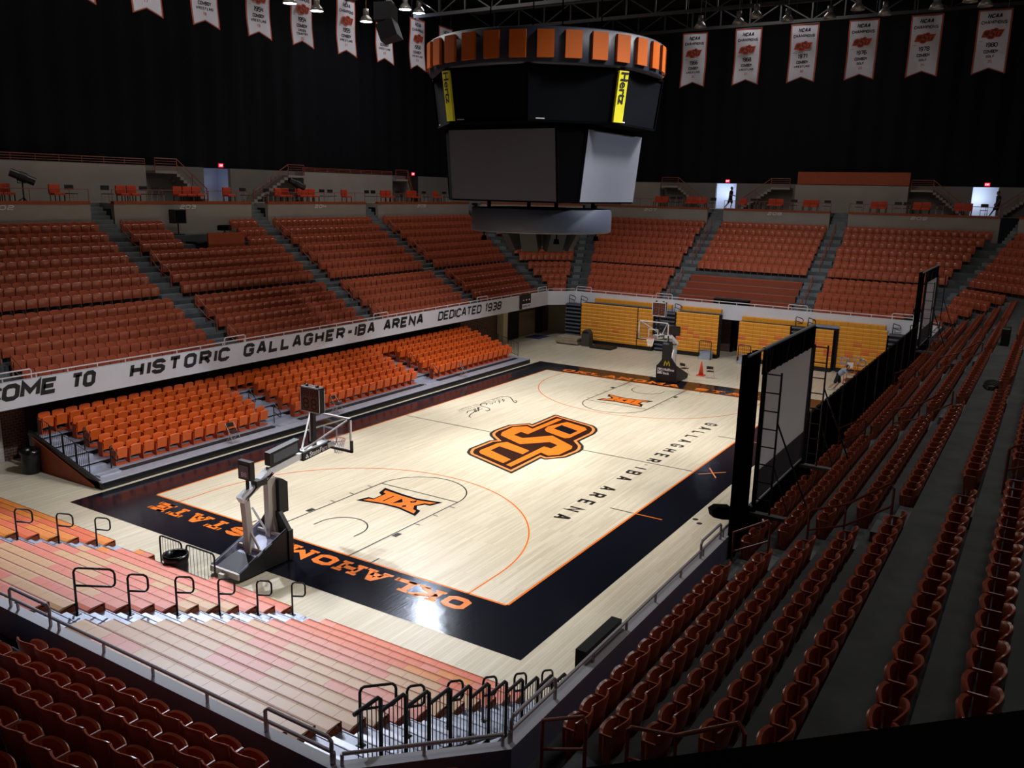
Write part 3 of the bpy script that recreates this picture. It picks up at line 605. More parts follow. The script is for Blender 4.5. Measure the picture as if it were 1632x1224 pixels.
for s in ('left', 'right', 'far'):
    for t in BRK[s]:
        if s == 'right' and t > 6: continue
        nm = {('left', -15.7): 'left stand aisle at the left frame edge', ('left', -5.3): 'aisle left of the rust panel', ('left', 5.25): 'aisle right of the rust panel', ('left', 15.7): 'left stand aisle nearest the scoreboard', ('far', 4.75): 'aisle left of the rust benches', ('far', -4.78): 'aisle right of the rust benches',
              ('right', -15.7): 'first aisle of right stand', ('right', -5.3): 'second aisle of right stand', ('right', 5.25): 'third aisle of right stand'}[(s, t)]
        for a, b, w_ in LVL: handrail(s, t+(.5 if s == 'left' else .35 if s == 'right' else 0), a, b, 'brown handrail, %s of the four in the %s' % (w_, nm))
for a, b, w_ in LVL[:2]: handrail('right', lim('right', ROWD[a])[0]+.5, a, b, 'brown handrail, %s of two beside the near right corner steps' % w_, lim('right', ROWD[b])[0]+.6)
# ------------------------------------------------------------------ near telescopic bleacher with coloured bench modules
MODC = [mat('bench_salmon', (226, 128, 106), .45, var=.05), mat('bench_tan', (214, 166, 122), .45, var=.05), mat('bench_orange', (226, 134, 52), .45, var=.05), mat('bench_coral', (222, 106, 66), .45, var=.05), mat('bench_front', (150, 66, 26), .5)]
nb = thing('telescopic_bleacher', 'pulled-out silver bleacher with salmon, tan and orange bench modules at near end', 'bleacher', (-21.5, -2, 0))
def L_(o): return Vector(o.location)
BX = lambda k: -18.15-.565*k
BZ = lambda k: .42+.245*k
SECT = [(4.15, 11.6, 'a'), (-3.4, 2.95, 'b'), (-10.5, -4.6, 'c')]
RNG = random.Random(3)
o0 = L_(nb)
for k in range(13):
    z = BZ(k)-.18; m = MB(); [m.box(BX(k)-.60-o0.x, BX(k)+.02-o0.x, q0-o0.y, q1-o0.y, z-.05, z) for q0, q1 in ([(-11.75, -.35), (2.25, 11.7)] if k == 0 else [(-11.75, 11.7)])]
    if k: m.box(BX(k)-.02-o0.x, BX(k)+.0-o0.x, -11.75-o0.y, 11.7-o0.y, z-.245, z)
    for i in range(3): m.box(BX(k)-.02-o0.x, BX(k)+.02-o0.x, [-11.7, -4.0, 3.5][i]-.55+.6-o0.y, [-11.7, -4.0, 3.5][i]+1.15-o0.y-.05, z-.13, z-.10)
    m.build('deck', DECK, nb)
for k in range(1, 13):
    for y0, y1 in ((-11.65, -10.6), (-4.5, -3.5), (3.05, 4.05)):
        z = BZ(k-1)-.18; st = MB(); st.cbox(BX(k)+.01-o0.x, BX(k)+.27-o0.x, y0-o0.y, y1-o0.y, z+.0, z+.12, .01); st.build('aisle_step', STEEL, nb)
for si, (y0, y1, nm) in enumerate(SECT):
    for k in range(13):
        a, b = y0, y1
        if k == 12: b = y1-(1.2 if si != 1 else 1.0)
        spans = [(a, b)]
        if si == 1 and k < 1: spans = [(a, -.35), (2.25, b)] if k == 0 else [(a, -.35), (2.25, b)]
        for a, b in spans:
            n = max(1, round((b-a)/.46)); wd = (b-a)/n; m = MB(); run = 0; x0, x1 = BX(k)-.40-o0.x, BX(k)-o0.x; z = BZ(k); c = 0
            for j in range(n):
                if run == 0:
                    run = RNG.choice([1, 2, 2, 3, 4]); fr = k/12
                    if si == 0: c = RNG.choice([2, 2, 2, 3]) if k < 9 else RNG.choice([2, 1, 0])
                    elif si == 1: c = RNG.choice([3, 0, 0, 2]) if k < 3 else RNG.choice([0, 0, 0, 1, 1])
                    else: c = RNG.choice([3, 3, 0, 2]) if k < 3 else (RNG.choice([0, 0, 1, 1]) if k < 8 else RNG.choice([1, 1, 1, 0]))
                run -= 1; m.cur = c; ya, yb = a+wd*j-o0.y, a+wd*(j+1)-o0.y
                
                pr = [(x0, z-.07), (x0, z-.03), (x0+.1, z-.004), (x0+.31, z), (x1-.035, z-.008)]
                m.add([(x, y, q) for y in (ya+.003, yb-.003) for x, q in pr], [(i, i+5, i+6, i+1) for i in range(4)]+[(0, 1, 2, 3, 4), (9, 8, 7, 6, 5)])
            m.cur = 4; m.box(x0+.01, x1-.02, a-o0.y, b-o0.y, z-.19, z-.068); m.cbox(x1-.036, x1, a-o0.y, b-o0.y, z-.18, z-.004, .008)
            m.build('bench', MODC, nb)
def ptube(m, x, y, z, h=.88, wd=.5, r=.024):
    c = .09; P = [(x, y, z), (x, y, z+h-c), (x+c*.4, y, z+h-c*.3), (x+c, y, z+h), (x+wd-c, y, z+h), (x+wd-c*.3, y, z+h-c*.4), (x+wd, y, z+h-c), (x+wd, y, z+h-.38+c), (x+wd-c*.3, y, z+h-.38+c*.4), (x+wd-c, y, z+h-.38), (x+.02, y, z+h-.38)]
    m.tube([(q[0], q[1], q[2]-.43*(q[0]-x)) for q in P], r)
for y, ks in ((4.0, (1, 3, 5, 7, 9, 11)), (-3.55, (0, 2, 4, 6, 8, 10)), (-11.0, (0, 2, 4, 6, 8, 10))):
    for k in ks:
        m = MB(); big = (k >= 10); ptube(m, BX(k)-.12-o0.x, y-o0.y, BZ(k)-.18, .92 if not big else 1.0, .46 if not big else .85); m.cbox(BX(k)-.18-o0.x, BX(k)-.06-o0.x, y-.06-o0.y, y+.06-o0.y, BZ(k)-.19, BZ(k)-.165, .004); m.build('handrail', BLK, nb, True)
for side, yy in (('right', -11.78), ('left', 11.8)):
    for k in range(1, 12) if side == 'right' else range(2, 6):
        m = MB(); xa, xb = BX(k)-.55-o0.x, BX(k)+.02-o0.x; z = BZ(k)-.2; y = yy-o0.y
        m.tube([(xb, y, z-.1), (xb, y, z+1.08), (xb-.05, y, z+1.13), (xa+.02, y, z+1.13)], .032)
        m.bar((xb, y, z+.06), (xa, y, z+.06+.2), .03)
        for q in range(1, 6): x = xb+(xa-xb)*q/6; m.tube([(x, y, z+.08+.2*q/6), (x, y, z+1.12)], .009, 5)
        m.build('guard_panel', BLK, nb)
m = MB(); m.hexa([(x-o0.x, y-o0.y, z) for x, y, z in [(BX(12)-.6, -11.76, 0), (BX(0), -11.76, 0), (BX(0), -11.72, 0), (BX(12)-.6, -11.72, 0), (BX(12)-.6, -11.76, 2.95), (BX(0), -11.76, .2), (BX(0), -11.72, .2), (BX(12)-.6, -11.72, 2.95)]]); m.build('side_panel', BLKP, nb)
m = MB()
for y0, y1 in ((2.22, 1.2), (1.02, -.22)):
    y0, y1 = y0-.02, y1+.02; x = -17.98
    g = thing('bleacher_gate', 'black barred gate in front of the bleacher, %s of the trash barrel' % ('left' if y0 > 1.5 else 'right'), 'gate', (x, (y0+y1)/2, 0), group='barred gates at the bleacher foot')
    h = (y0-y1)/2; m = MB(); c = .1
    m.tube([(0, h, 0), (0, h, .98-c), (0, h-c*.3, .98-c*.3), (0, h-c, .98), (0, -h+c, .98), (0, -h+c*.3, .98-c*.3), (0, -h, .98-c), (0, -h, 0)], .026); m.tube([(0, h, .1), (0, -h, .1)], .02); m.build('frame', BLK, g)
    m = MB(); [m.tube([(0, -h+2*h*i/8, .1), (0, -h+2*h*i/8, .97)], .007, 5) for i in range(1, 8)]; m.build('bars', BLK, g)
def barrel(x, y, label, h=.9, r=.32):
    o = thing('trash_barrel', label, 'trash can', (x, y, 0)); m = MB(); m.lathe([(0, 0), (r*.86, 0), (r*.9, .03), (r, h*.62), (r*.98, h*.64), (r, h*.9), (r+.02, h), (r-.02, h), (r*.9, h-.05), (r*.8, .05), (0, .05)], n=28); m.build('barrel', BLKP, o, True)
    RG = random.Random(int(x*10)); m = MB(); n = 22; P = []
    vs = []
    for i in range(n):
        a = 2*PI*i/n; q = RG.uniform(-.01, .012); vs += [((r+.025+q)*math.cos(a), (r+.025+q)*math.sin(a), h-.14+RG.uniform(-.05, .03)), ((r+.027)*math.cos(a), (r+.027)*math.sin(a), h+.012), ((r-.03)*math.cos(a), (r-.03)*math.sin(a), h+.005), ((r-.07-q)*math.cos(a), (r-.07-q)*math.sin(a), h-.2)]
    m.add(vs, [(i*4+j, ((i+1) % n)*4+j, ((i+1) % n)*4+j+1, i*4+j+1) for i in range(n) for j in range(3)]); m.build('liner', mat('bin_liner', (12, 12, 13), .25), o, True)
barrel(-18.38, .95, 'black trash barrel standing between the two barred gates', .85, .33)
barrel(-15.45, 13.55, 'black trash barrel beside the orange end panel of the left chair stand', .95, .34)

# ------------------------------------------------------------------ left telescopic stand with upholstered chairs
ls = thing('chair_platform', 'black and grey stepped platform holding orange chairs along the left sideline', 'platform', (0, 12, 0)); o1 = L_(ls)
TY = [10.45+.83*k for k in range(5)]; TZ = [.36+.225*k for k in range(5)]
m = MB(); m.cbox(-15.1, 15.45, 9.55-12, 10.5-12, .26, .30, .01); m.build('front_deck', STEEL, ls)
m = MB(); m.box(-15.1, 15.45, 9.56-12, 9.62-12, .0, .26); m.box(-15.1, 15.45, 9.64-12, 10.5-12, .02, .255); m.build('skirt', BLK, ls)
for k in range(5):
    m = MB(); m.box(-14.9, 15.4, TY[k]-12, TY[k]+.86-12, TZ[k]-.04, TZ[k]); m.build('deck', DECK, ls)
    m = MB(); m.box(-14.9, 15.4, TY[k]-.03-12, TY[k]+.03-12, TZ[k]-.05, TZ[k]+.004); m.build('nosing', STEEL, ls)
    m = MB(); m.box(-14.9, 15.4, TY[k]+.035-12, TY[k]+.06-12, max(.0, TZ[k]-.5), TZ[k]-.04); m.build('riser', BLK, ls)
AISX = [(-14.9, -13.85), (-6.0, -4.55), (4.95, 6.3), (14.95, 15.4)]
for a, b in AISX[:3]:
    for k in range(4): m = MB(); m.cbox(a+.1, b-.1, TY[k]+.55-12, TY[k]+.84-12, TZ[k], TZ[k]+.115, .01); m.build('aisle_step', STEEL, ls)
    m = MB(); m.cbox(a+.1, b-.1, 10.1-12, 10.45-12, .30, .345, .01); m.build('aisle_step', STEEL, ls)
    m = MB(); m.box(a+.1, b-.1, 10.44-12, 10.47-12, .30, .36); m.build('step_riser', STEEL, ls)
for a, b in ((-13.8, -6.1), (-4.5, 4.9), (6.35, 14.9)): MB().box(a, b, 10.18-12, 10.5-12, .302, .35).build('kick_rail', BLKP, ls)
def prail2(x, k):
    m = MB(); y = TY[k]+.2-12; z = TZ[k]; c = .08
    m.tube([(x, y, z), (x, y, z+.85), (x, y-.06, z+.9), (x, y-.4, z+.62), (x, y-.46, z+.52), (x, y-.44, z+.36), (x, y-.38, z+.34), (x, y-.05, z+.5)], .022); m.build('handrail', BLK, ls, True)
for x in (-13.98, -5.75, 6.25):
    for k in (0, 2): prail2(x, k)
for X in (-14.95, 15.42):
  for k in range(4):
    m = MB(); y0, y1 = TY[k]+.05-12, TY[k]+.8-12; z = TZ[k]-.05
    m.tube([(X, y0, z), (X, y0, z+.95), (X, y1, z+1.12), (X, y1, z)], .022); m.tube([(X, y0, z+.12), (X, y1, z+.3)], .018)
    for q in range(1, 6): y = y0+(y1-y0)*q/6; m.tube([(X, y, z+.14+.17*q/6), (X, y, z+.97+.15*q/6)], .008, 5)
    m.build('guard_panel', BLK, ls)
MB().hexa([(-15.16, 10.0-12, 0), (-15.12, 10.0-12, 0), (-15.12, 13.9-12, 0), (-15.16, 13.9-12, 0), (-15.16, 10.0-12, .1), (-15.12, 10.0-12, .1), (-15.12, 13.9-12, 1.3), (-15.16, 13.9-12, 1.3)]).build('end_panel', RUST, ls)
m = MB(); m.hexa([(-15.1, 9.7-12, .02), (-14.98, 9.7-12, .02), (-14.98, 14.2-12, .9), (-15.1, 14.2-12, .9), (-15.1, 9.7-12, .28), (-14.98, 9.7-12, .28), (-14.98, 14.2-12, 1.5), (-15.1, 14.2-12, 1.5)]); m.build('end_frame', BLK, ls)
# one chair, then copies
def chair_geo():
    sb = shell([(.20, .42, 0, 0), (.135, .80, .0, .0), (.15, .87, .01, .05), (.19, .86, .02, .05), (.245, .42, .03, 0)], .24, 8)
    pd = shell([(-.05, .28, -.01, .02), (-.12, .70, -.015, .03), (-.09, .735, -.015, .04), (-.03, .70, -.01, .03), (.05, .30, 0, .02)], .22, 6)
    fr = MB(); fr.cbox(-.25, .25, -.02, .22, .0, .05, .01); fr.box(-.262, -.236, -.05, .24, .05, .58); fr.cbox(-.268, -.23, -.14, .24, .56, .60, .01)
    return sb, pd, (fr.v, fr.f)
sb, pd, fr = chair_geo()
CM = [small_mesh('backrest', sb, CHAIRO), small_mesh('seat_pad', pd, CHAIRO), small_mesh('arm_frame', fr, mat('chair_arm_orange', (186, 74, 22), .5), False)]
NC = 0; BLN = ['left block', 'middle block', 'right block']
for k in range(5):
    blocks = [(-13.8, -6.05), (-4.5, 4.9), (6.35, 14.9)] if k < 4 else [(-14.7, 14.9)]
    for bi, (a, b) in enumerate(blocks):
        n = int((b-a)/.565)
        for j in range(n):
            x = a+(b-a)*(j+.5)/n
            lab = 'orange folding chair, %s row of the %s on left platform, %s from left' % (ordn(k), BLN[bi], ordn(j)) if k < 4 else 'orange folding chair in the long back row of left platform, %s from left' % ordn(j)
            o = thing('platform_chair', lab, 'chair', (x, TY[k]+.26, TZ[k]), 0, 'orange chairs on the left platform')
            for me, nm in zip(CM, ('backrest', 'seat_pad', 'arm_frame')): c = bpy.data.objects.new(nm, me); COL.objects.link(c); c.parent = o
# folding chairs
def folding_chair(x, y, z, rz, label, cm=BLK):
    o = thing('folding_chair', label, 'chair', (x, y, z), rz, 'black folding chairs')
    m = MB(); m.cbox(-.2, .2, -.2, .2, .43, .46, .01); m.build('seat', cm, o)
    m = MB(); v, f = shell([(.2, .62, .03, .01), (.225, .8, .03, .02), (.24, .8, .03, .02), (.215, .62, .03, .01)], .2, 6); m.add(v, f); m.build('backrest', cm, o)
    for s in (-1, 1):
        m = MB(); m.tube([(s*.22, -.26, 0), (s*.215, .24, .82)], .012, 6); m.build('leg', GREYM, o)
        m = MB(); m.tube([(s*.2, .24, 0), (s*.2, -.12, .44)], .012, 6); m.build('leg', GREYM, o)
    m = MB(); m.tube([(-.2, -.2, .11), (.2, -.2, .11)], .009, 6); m.tube([(-.2, .16, .1), (.2, .16, .1)], .009, 6); m.build('stretcher', GREYM, o)
folding_chair(18.3, -1.75, 0, PI*.55, 'black folding chair on the floor right of the orange cone')
folding_chair(18.2, -.1, 0, PI*.4, 'black folding chair half hidden behind the far basketball stand')
folding_chair(-8.75, 9.88, .30, 0, 'black folding chair on the platform edge before the left block')
folding_chair(-2.4, 9.88, .30, .2, 'black folding chair on the platform edge behind the near hoop')
folding_chair(8.3, 9.88, .30, .5, 'black folding chair on the platform edge before the right block')
# backdrop behind the chairs
m = MB(); P = []; n = 240
for i in range(n+1): P.append((-14.6+30*i/n, 15.25+.07*math.sin(i*1.9)+.03*math.sin(i*.7)))
m.add([(a, b, z) for a, b in P for z in (.05, 2.64)], [(2*i, 2*i+2, 2*i+3, 2*i+1) for i in range(n)])
tag(m.build('backdrop_curtain', mat('dark_drape', (30, 27, 26), .9), None, True), 'dark pleated drape hanging under the white parapet behind the orange chairs', 'curtain')

# ------------------------------------------------------------------ basketball hoops
GLASS = mat('backboard_glass', (235, 240, 245), .03, trans=1)
def hoop(name, loc, rz, label, back):
    o = thing(name, label, 'basketball hoop', loc, rz)
    m = MB(); Y = .62
    for s in (-1, 1):       # wedge side walls
        y0, y1 = s*Y, s*(Y-.07); a, b = min(y0, y1), max(y0, y1)
        m.hexa([(-4.35, a, .06), (-2.5, a, .06), (-2.5, b, .06), (-4.35, b, .06), (-4.35, a, .3), (-2.5, a, 1.05), (-2.5, b, 1.05), (-4.35, b, .3)]); m.build('base_side', PADB, o); m = MB()
    m = MB(); m.hexa([(-4.35, -.55, .06), (-2.5, -.55, .06), (-2.5, .55, .06), (-4.35, .55, .06), (-4.35, -.55, .2), (-2.5, -.55, .82), (-2.5, .55, .82), (-4.35, .55, .2)]); m.build('base_tray', mat('base_lilac_steel', (176, 180, 208), .4), o)
    for s in (-1, 1): m = MB(); a, b = sorted((s*(Y-.072), s*(Y-.085))); m.hexa([(-4.34, a, .1), (-2.53, a, .1), (-2.53, b, .1), (-4.34, b, .1), (-4.34, a, .305), (-2.53, a, 1.045), (-2.53, b, 1.045), (-4.34, b, .305)]); m.build('base_liner', mat('base_lilac_steel', (176, 180, 208), .4), o)
    m = MB(); m.hexa([(-4.3, -.45, .18), (-3.6, -.45, .4), (-3.6, .45, .4), (-4.3, .45, .18), (-4.3, -.45, .26), (-3.6, -.45, .48), (-3.6, .45, .48), (-4.3, .45, .26)]); m.build('ballast_cover', PADB, o)
    m = MB(); m.box(-4.42, -4.34, -.6, .6, .1, .28); m.box(-4.55, -4.4, -.1, .1, .0, .2); m.build('tow_bar', GREYM, o)
    for x in (-4.1, -2.75):
        for s in (-.5, .5): m = MB(); m.lathe([(0, -.03), (.06, -.03), (.06, .03), (0, .03)], (0, 0, 0), 12); n = len(m.v)-48; m.v[n:] = [(x+p[0], s+p[2], .06+p[1]) for p in m.v[n:]]; m.build('wheel', BLK, o)
    m = MB(); m.hexa([(-2.52, -.66, .05), (-2.34, -.66, .05), (-2.34, .66, .05), (-2.52, .66, .05), (-2.52, -.66, 1.0), (-2.34, -.66, 1.0), (-2.34, .66, 1.0), (-2.52, .66, 1.0)])
    m.hexa([(-2.5, -.62, 1.0), (-2.36, -.62, 1.0), (-2.36, .62, 1.0), (-2.5, .62, 1.0), (-2.5, -.24, 1.5), (-2.36, -.24, 1.5), (-2.36, .24, 1.5), (-2.5, .24, 1.5)]); fp = m.build('front_pad', PADB, o)
    m = MB(); m.box(-2.45, -2.1, -.24, .24, 1.42, 2.35); m.hexa([(-2.45, -.24, 2.35), (-2.1, -.24, 2.35), (-2.1, .24, 2.35), (-2.45, .24, 2.35), (-2.45, -.24, 2.5), (-2.3, -.24, 2.5), (-2.3, .24, 2.5), (-2.45, .24, 2.5)]); m.build('post_pad', PADB, o)
    m = MB(); m.box(-2.75, -2.45, -.1, .1, .45, 2.55); m.hexa([(-2.62, -.34, .5), (-2.5, -.34, .5), (-2.5, .34, .5), (-2.62, .34, .5), (-2.62, -.1, 1.35), (-2.5, -.1, 1.35), (-2.5, .1, 1.35), (-2.62, .1, 1.35)]); m.build('front_post', GREYM, o)
    m = MB(); m.bar((-3.42, 0, .35), (-3.55, 0, 2.15), .2, .2)
    for s in (-1, 1): m.bar((-3.38, s*.36, .6), (-3.46, s*.08, 1.15), .05)
    m.build('rear_post', GREYM, o)
    m = MB(); m.tube([(-3.38, -.5, .6), (-3.38, .5, .6)], .06); m.build('cross_tube', GREYM, o); m = MB(); m.tube([(-2.66, -.52, .86), (-2.66, .52, .86)], .06); m.build('cross_tube', GREYM, o)
    m = MB(); m.bar((-3.3, .0, 1.85), (-2.65, .0, .68), .05); m.build('ram', WHT, o)
    m = MB(); m.bar((-3.72, 0, 2.18), (-2.55, 0, 2.8), .24, .2); m.bar((-2.6, 0, 2.76), (-1.3, 0, 2.95), .2, .18); m.build('boom', WHT, o)
    m = MB(); RG = random.Random(5)
    for q in range(4): m.tube([(-3.6+.25*i+RG.uniform(-.05, .05), -.14+RG.uniform(-.05, .05), 2.2+.14*i+RG.uniform(-.06, .06)) for i in range(5)], .016, 5)
    m.box(-3.25, -2.85, -.2, .05, 2.48, 2.66); m.build('cable', BLK, o)
    m = MB(); m.hexa([(-1.35, -.16, 2.78), (-.12, -.16, 2.92), (-.12, .16, 2.92), (-1.35, .16, 2.78), (-1.35, -.16, 3.04), (-.12, -.16, 3.14), (-.12, .16, 3.14), (-1.35, .16, 3.04)]); ac = m.build('arm_cover', PADB, o)
    m = MB(); m.bar((-1.3, 0, 3.06), (-.25, 0, 3.15), .26, .05); m.build('arm_top', WHT, ac)
    L = font_mesh('StateFarm', .24, .006)
    for s in (-1, 1):
        ex = Vector((1, 0, .1)).normalized()*(1 if s < 0 else -1); P = Vector((-1.08, -.167, 2.86)) if s < 0 else Vector((-.18, .167, 2.95))
        m = MB(); k = .88/L[2]; lay(m, ([(a*k, b*k) for a, b in L[0]], L[1], .85), P, ex, (0, 0, 1))
        for dx, dz in ((0, 0), (.07, 0), (.035, .06)): m.tube([P-ex*.15+ex*dx+Vector((0, 0, dz+.03)), P-ex*.15+ex*dx+Vector((0, -.004*-s, dz+.031))], .03, 10)
        m.build('arm_lettering', WINK, ac)
    m = MB(); m.hexa([(-2.62, -.1, 2.94), (-1.42, -.1, 3.1), (-1.42, .14, 3.1), (-2.62, .14, 2.94), (-2.62, -.1, 3.34), (-1.42, -.1, 3.5), (-1.42, .14, 3.5), (-2.62, .14, 3.34)]); sgn = m.build('score_board', BLKP, o)
    m = MB(); m.hexa([(-2.5, -.112, 3.0), (-1.52, -.112, 3.13), (-1.52, -.1, 3.13), (-2.5, -.1, 3.0), (-2.5, -.112, 3.28), (-1.52, -.112, 3.41), (-1.52, -.1, 3.41), (-2.5, -.1, 3.28)]); m.build('screen', mat('dull_screen', (86, 90, 100), .3), sgn)
    # backboard
    bb = MB().box(0, .02, -.89, .89, 2.93, 3.95).build('backboard', GLASS, o)
    m = MB(); q = .045
    for a in ((-.91, .91, 3.93, 3.98), (-.91, .91, 2.9, 2.95)): m.box(-.025, .035, a[0], a[1], a[2], a[3])
    for y in (-.91, .865): m.box(-.025, .035, y, y+q, 2.9, 3.98)
    m.build('board_frame', WHT, bb)
    m = MB(); m.box(-.04, .05, -.95, .95, 2.86, 2.92)
    for y in (-.95, .9): m.box(-.04, .05, y, y+.05, 2.86, 3.25)
    m.build('edge_pad', PADB, bb)
    m = MB()
    for x0 in (.021,): m.box(x0, x0+.006, -.3, .3, 3.5, 3.55); m.box(x0, x0+.006, -.3, -.25, 3.06, 3.5); m.box(x0, x0+.006, .25, .3, 3.06, 3.5)
    m.build('target_square', WHT, bb)
    m = MB()
    for s in (-1, 1): m.tube([(-1.2, s*.05, 3.1), (-.05, s*.8, 3.92)], .03); m.tube([(-.3, s*.07, 3.08), (-.05, s*.3, 3.06)], .03)
    m.box(-.3, -.02, -.2, .2, 2.98, 3.12); m.build('strut', WHT, o)
    m = MB(); c = (.385, 0, 3.05); m.tube([(c[0]+.23*math.cos(2*PI*i/32), .23*math.sin(2*PI*i/32), 3.05) for i in range(32)], .011, 6, True); m.box(.02, .17, -.09, .09, 3.02, 3.05); rim = m.build('rim', mat('rim_red', (214, 70, 34), .35), o)
    m = MB(); n = 14
    for i in range(n):
        for sg in (1, -1):
            P = []
            for j in range(6): a = 2*PI*(i+sg*j*.5)/n; r = [.225, .205, .18, .16, .145, .135][j]; P.append((c[0]+r*math.cos(a), r*math.sin(a), 3.04-.085*j))
            m.tube(P, .011, 4)
    m.build('net', mat('net_white', (230, 228, 225), .8), rim)
    # shot clocks
    m = MB(); m.box(-.8, -.66, -.06, .06, 3.1, 4.25); m.build('clock_pole', BLK, o)
    cc = MB().box(-.83, -.63, -.4, .4, 4.22, 5.02).build('clock_case', BLK, o)
    for s in (-1, 1):
        x = -.835 if s < 0 else -.625; m = MB(); m.box(min(x, x-.012*-s), max(x, x-.012*-s), -.41, .41, 4.98, 5.03); m.box(min(x, x+.012*s), max(x, x+.012*s), -.41, .41, 4.21, 4.25)
        for y in (-.41, .38): m.box(min(x, x+.012*s), max(x, x+.012*s), y, y+.03, 4.22, 5.03)
        m.build('clock_rim', WHT, cc)
        m = MB(); x2 = x+.004*s; m.add([(x2, -.33, 4.28), (x2, .33, 4.28), (x2, .33, 4.94), (x2, -.33, 4.94)], [(0, 1, 2, 3)]); m.build('clock_face', mat('clock_face_brown', (124, 76, 60), .35), cc)
        m = MB(); ex = (0, s, 0); D = letters('88', .36, .05, gap=2.6); lay(m, D, Vector((x2+.004*s, 0, 4.31))-Vector(ex)*D[2]/2, ex, (0, 0, 1)); D = letters('88', .18, .028, gap=2.2)
        for off in (-.17, .17): lay(m, D, Vector((x2+.004*s, 0, 4.73))+Vector(ex)*(off-D[2]/2), ex, (0, 0, 1))
        m.build('clock_digits', mat('clock_digit', (52, 18, 12), .5), cc)
    for s in (-1, 1): MB().lathe([(0, 0), (.05, 0), (.05, .06), (0, .09)], (-.73, s*.22, 5.02), 12).build('clock_horn', BLK, cc)
    m = MB(); m.box(-3.5, -3.34, -.24, .28, 2.74, 3.3); m.tube([(-3.42, 0, 2.3), (-3.42, 0, 2.75)], .05); rc = m.build('rear_clock', BLK, o)
    m = MB(); m.box(-3.52, -3.5, -.17, .21, 2.8, 3.18); m.build('clock_face', mat('clock_face_grey', (96, 98, 100), .35), rc)
    lay(MB(), letters('88', .14, .02, gap=2), (-3.524, .13, 2.84), (0, -1, 0), (0, 0, 1)).build('clock_digits', WINK, rc)
    # emblems on the front pad
    m = MB(); q, f = strip([(-.17, 0), (-.14, .2), (-.1, .28), (-.06, .2), (0, .05), (.06, .2), (.1, .28), (.14, .2), (.17, 0)], .055)
    m.add([(-2.352, p.x, 1.02+p.y) for p in q], f); m.build('pad_emblem', YEL, fp)
    m = MB(); D = font_mesh('MidFirst', .21, .006); lay(m, D, (-2.332, -.2, .72), (0, 1, 0), (0, 0, 1)); D = font_mesh('Bank', .19, .006); lay(m, D, (-2.332, -.2, .5), (0, 1, 0), (0, 0, 1)); m.build('pad_lettering', WINK, fp)
    m = MB(); m.box(-2.338, -2.332, -.58, -.26, .5, .86); m.cur = 0; pe = m.build('pad_badge', WINK, fp)
    m = MB(); q, f = strip([(-.53, .56), (-.53, .8), (-.42, .66), (-.31, .8), (-.31, .56)], .05); m.add([(-2.328, p.x, p.y) for p in q], f); m.build('badge_letter', mat('badge_blue', (60, 62, 96), .5), fp)
    return o
hoop('basketball_hoop', (-13.1, 0, 0), 0, 'portable basketball hoop at the near baseline, seen from behind', True)
hoop('basketball_hoop', (13.1, 0, 0), PI, 'portable basketball hoop at the far baseline, facing the camera', False)

# ------------------------------------------------------------------ scoreboard over centre court
sc = thing('scoreboard', 'large dark four-sided hanging scoreboard with orange-panelled ring above centre court', 'scoreboard', (0, 0, 8.5))
z0 = -8.5
SCR = mat('scoreboard_grey', (46, 50, 60), .5); SCB = mat('scoreboard_black', (4, 4, 6), .9, spec=.03); LED = mat('led_face', (8, 10, 16), .8, spec=.06); SCW = mat('screen_grey', (92, 95, 104), .55)
m = MB(); m.lathe([(4.5, 15.62+z0), (4.78, 15.62+z0), (4.82, 15.7+z0), (4.82, 16.86+z0), (4.7, 16.92+z0), (4.4, 16.92+z0)], n=96); m.build('ring', mat('ring_grey', (40, 44, 60), .5), sc, True)
for i in range(30):
    a = 2*PI*(i+.5)/30; m = MB(); u = Vector((-math.sin(a), math.cos(a), 0)); n_ = Vector((math.cos(a), math.sin(a), 0)); c = n_*4.8
    z = lambda q: Vector((0, 0, q+z0)); h = .31
    m.hexa([c-u*h+z(15.82), c+u*h+z(15.82), c+n_*.12+u*h+z(15.82), c+n_*.12-u*h+z(15.82), c-u*h+z(16.78), c+u*h+z(16.78), c+n_*.12+u*h+z(16.78), c+n_*.12-u*h+z(16.78)]); m.build('orange_panel', mat('ring_orange', (188, 92, 30), .4), sc)
def octp(R, z, k): a = math.radians(22.5+45*k); return Vector((R*math.cos(a), R*math.sin(a), z+z0))
for k in range(8):
    a, b, c_, d_ = octp(4.55, 13.65, k), octp(4.55, 13.65, k+1), octp(4.8, 15.62, k+1), octp(4.8, 15.62, k)
    MB().add([a, b, c_, d_], [(0, 1, 2, 3)]).build('led_face', LED, sc)
m = MB(); vs = [octp(4.55, 13.65, k) for k in range(8)]+[octp(3.2, 13.55, k) for k in range(8)]; m.add(vs, [(k, k+8, (k+1) % 8+8, (k+1) % 8) for k in range(8)]); m.build('led_underside', SCB, sc)
m = MB()
for k in (0, 2, 4, 6): a, b = octp(4.58, 13.62, k), octp(4.82, 15.62, k); m.bar(a, b, .07)
for k in range(8): m.bar(octp(4.57, 13.66, k), octp(4.57, 13.66, k+1), .08); m.bar(octp(4.82, 15.58, k), octp(4.82, 15.58, k+1), .08)
m.build('led_frame', SCB, sc)
Hz = font_mesh('Hertz', .55, .012)
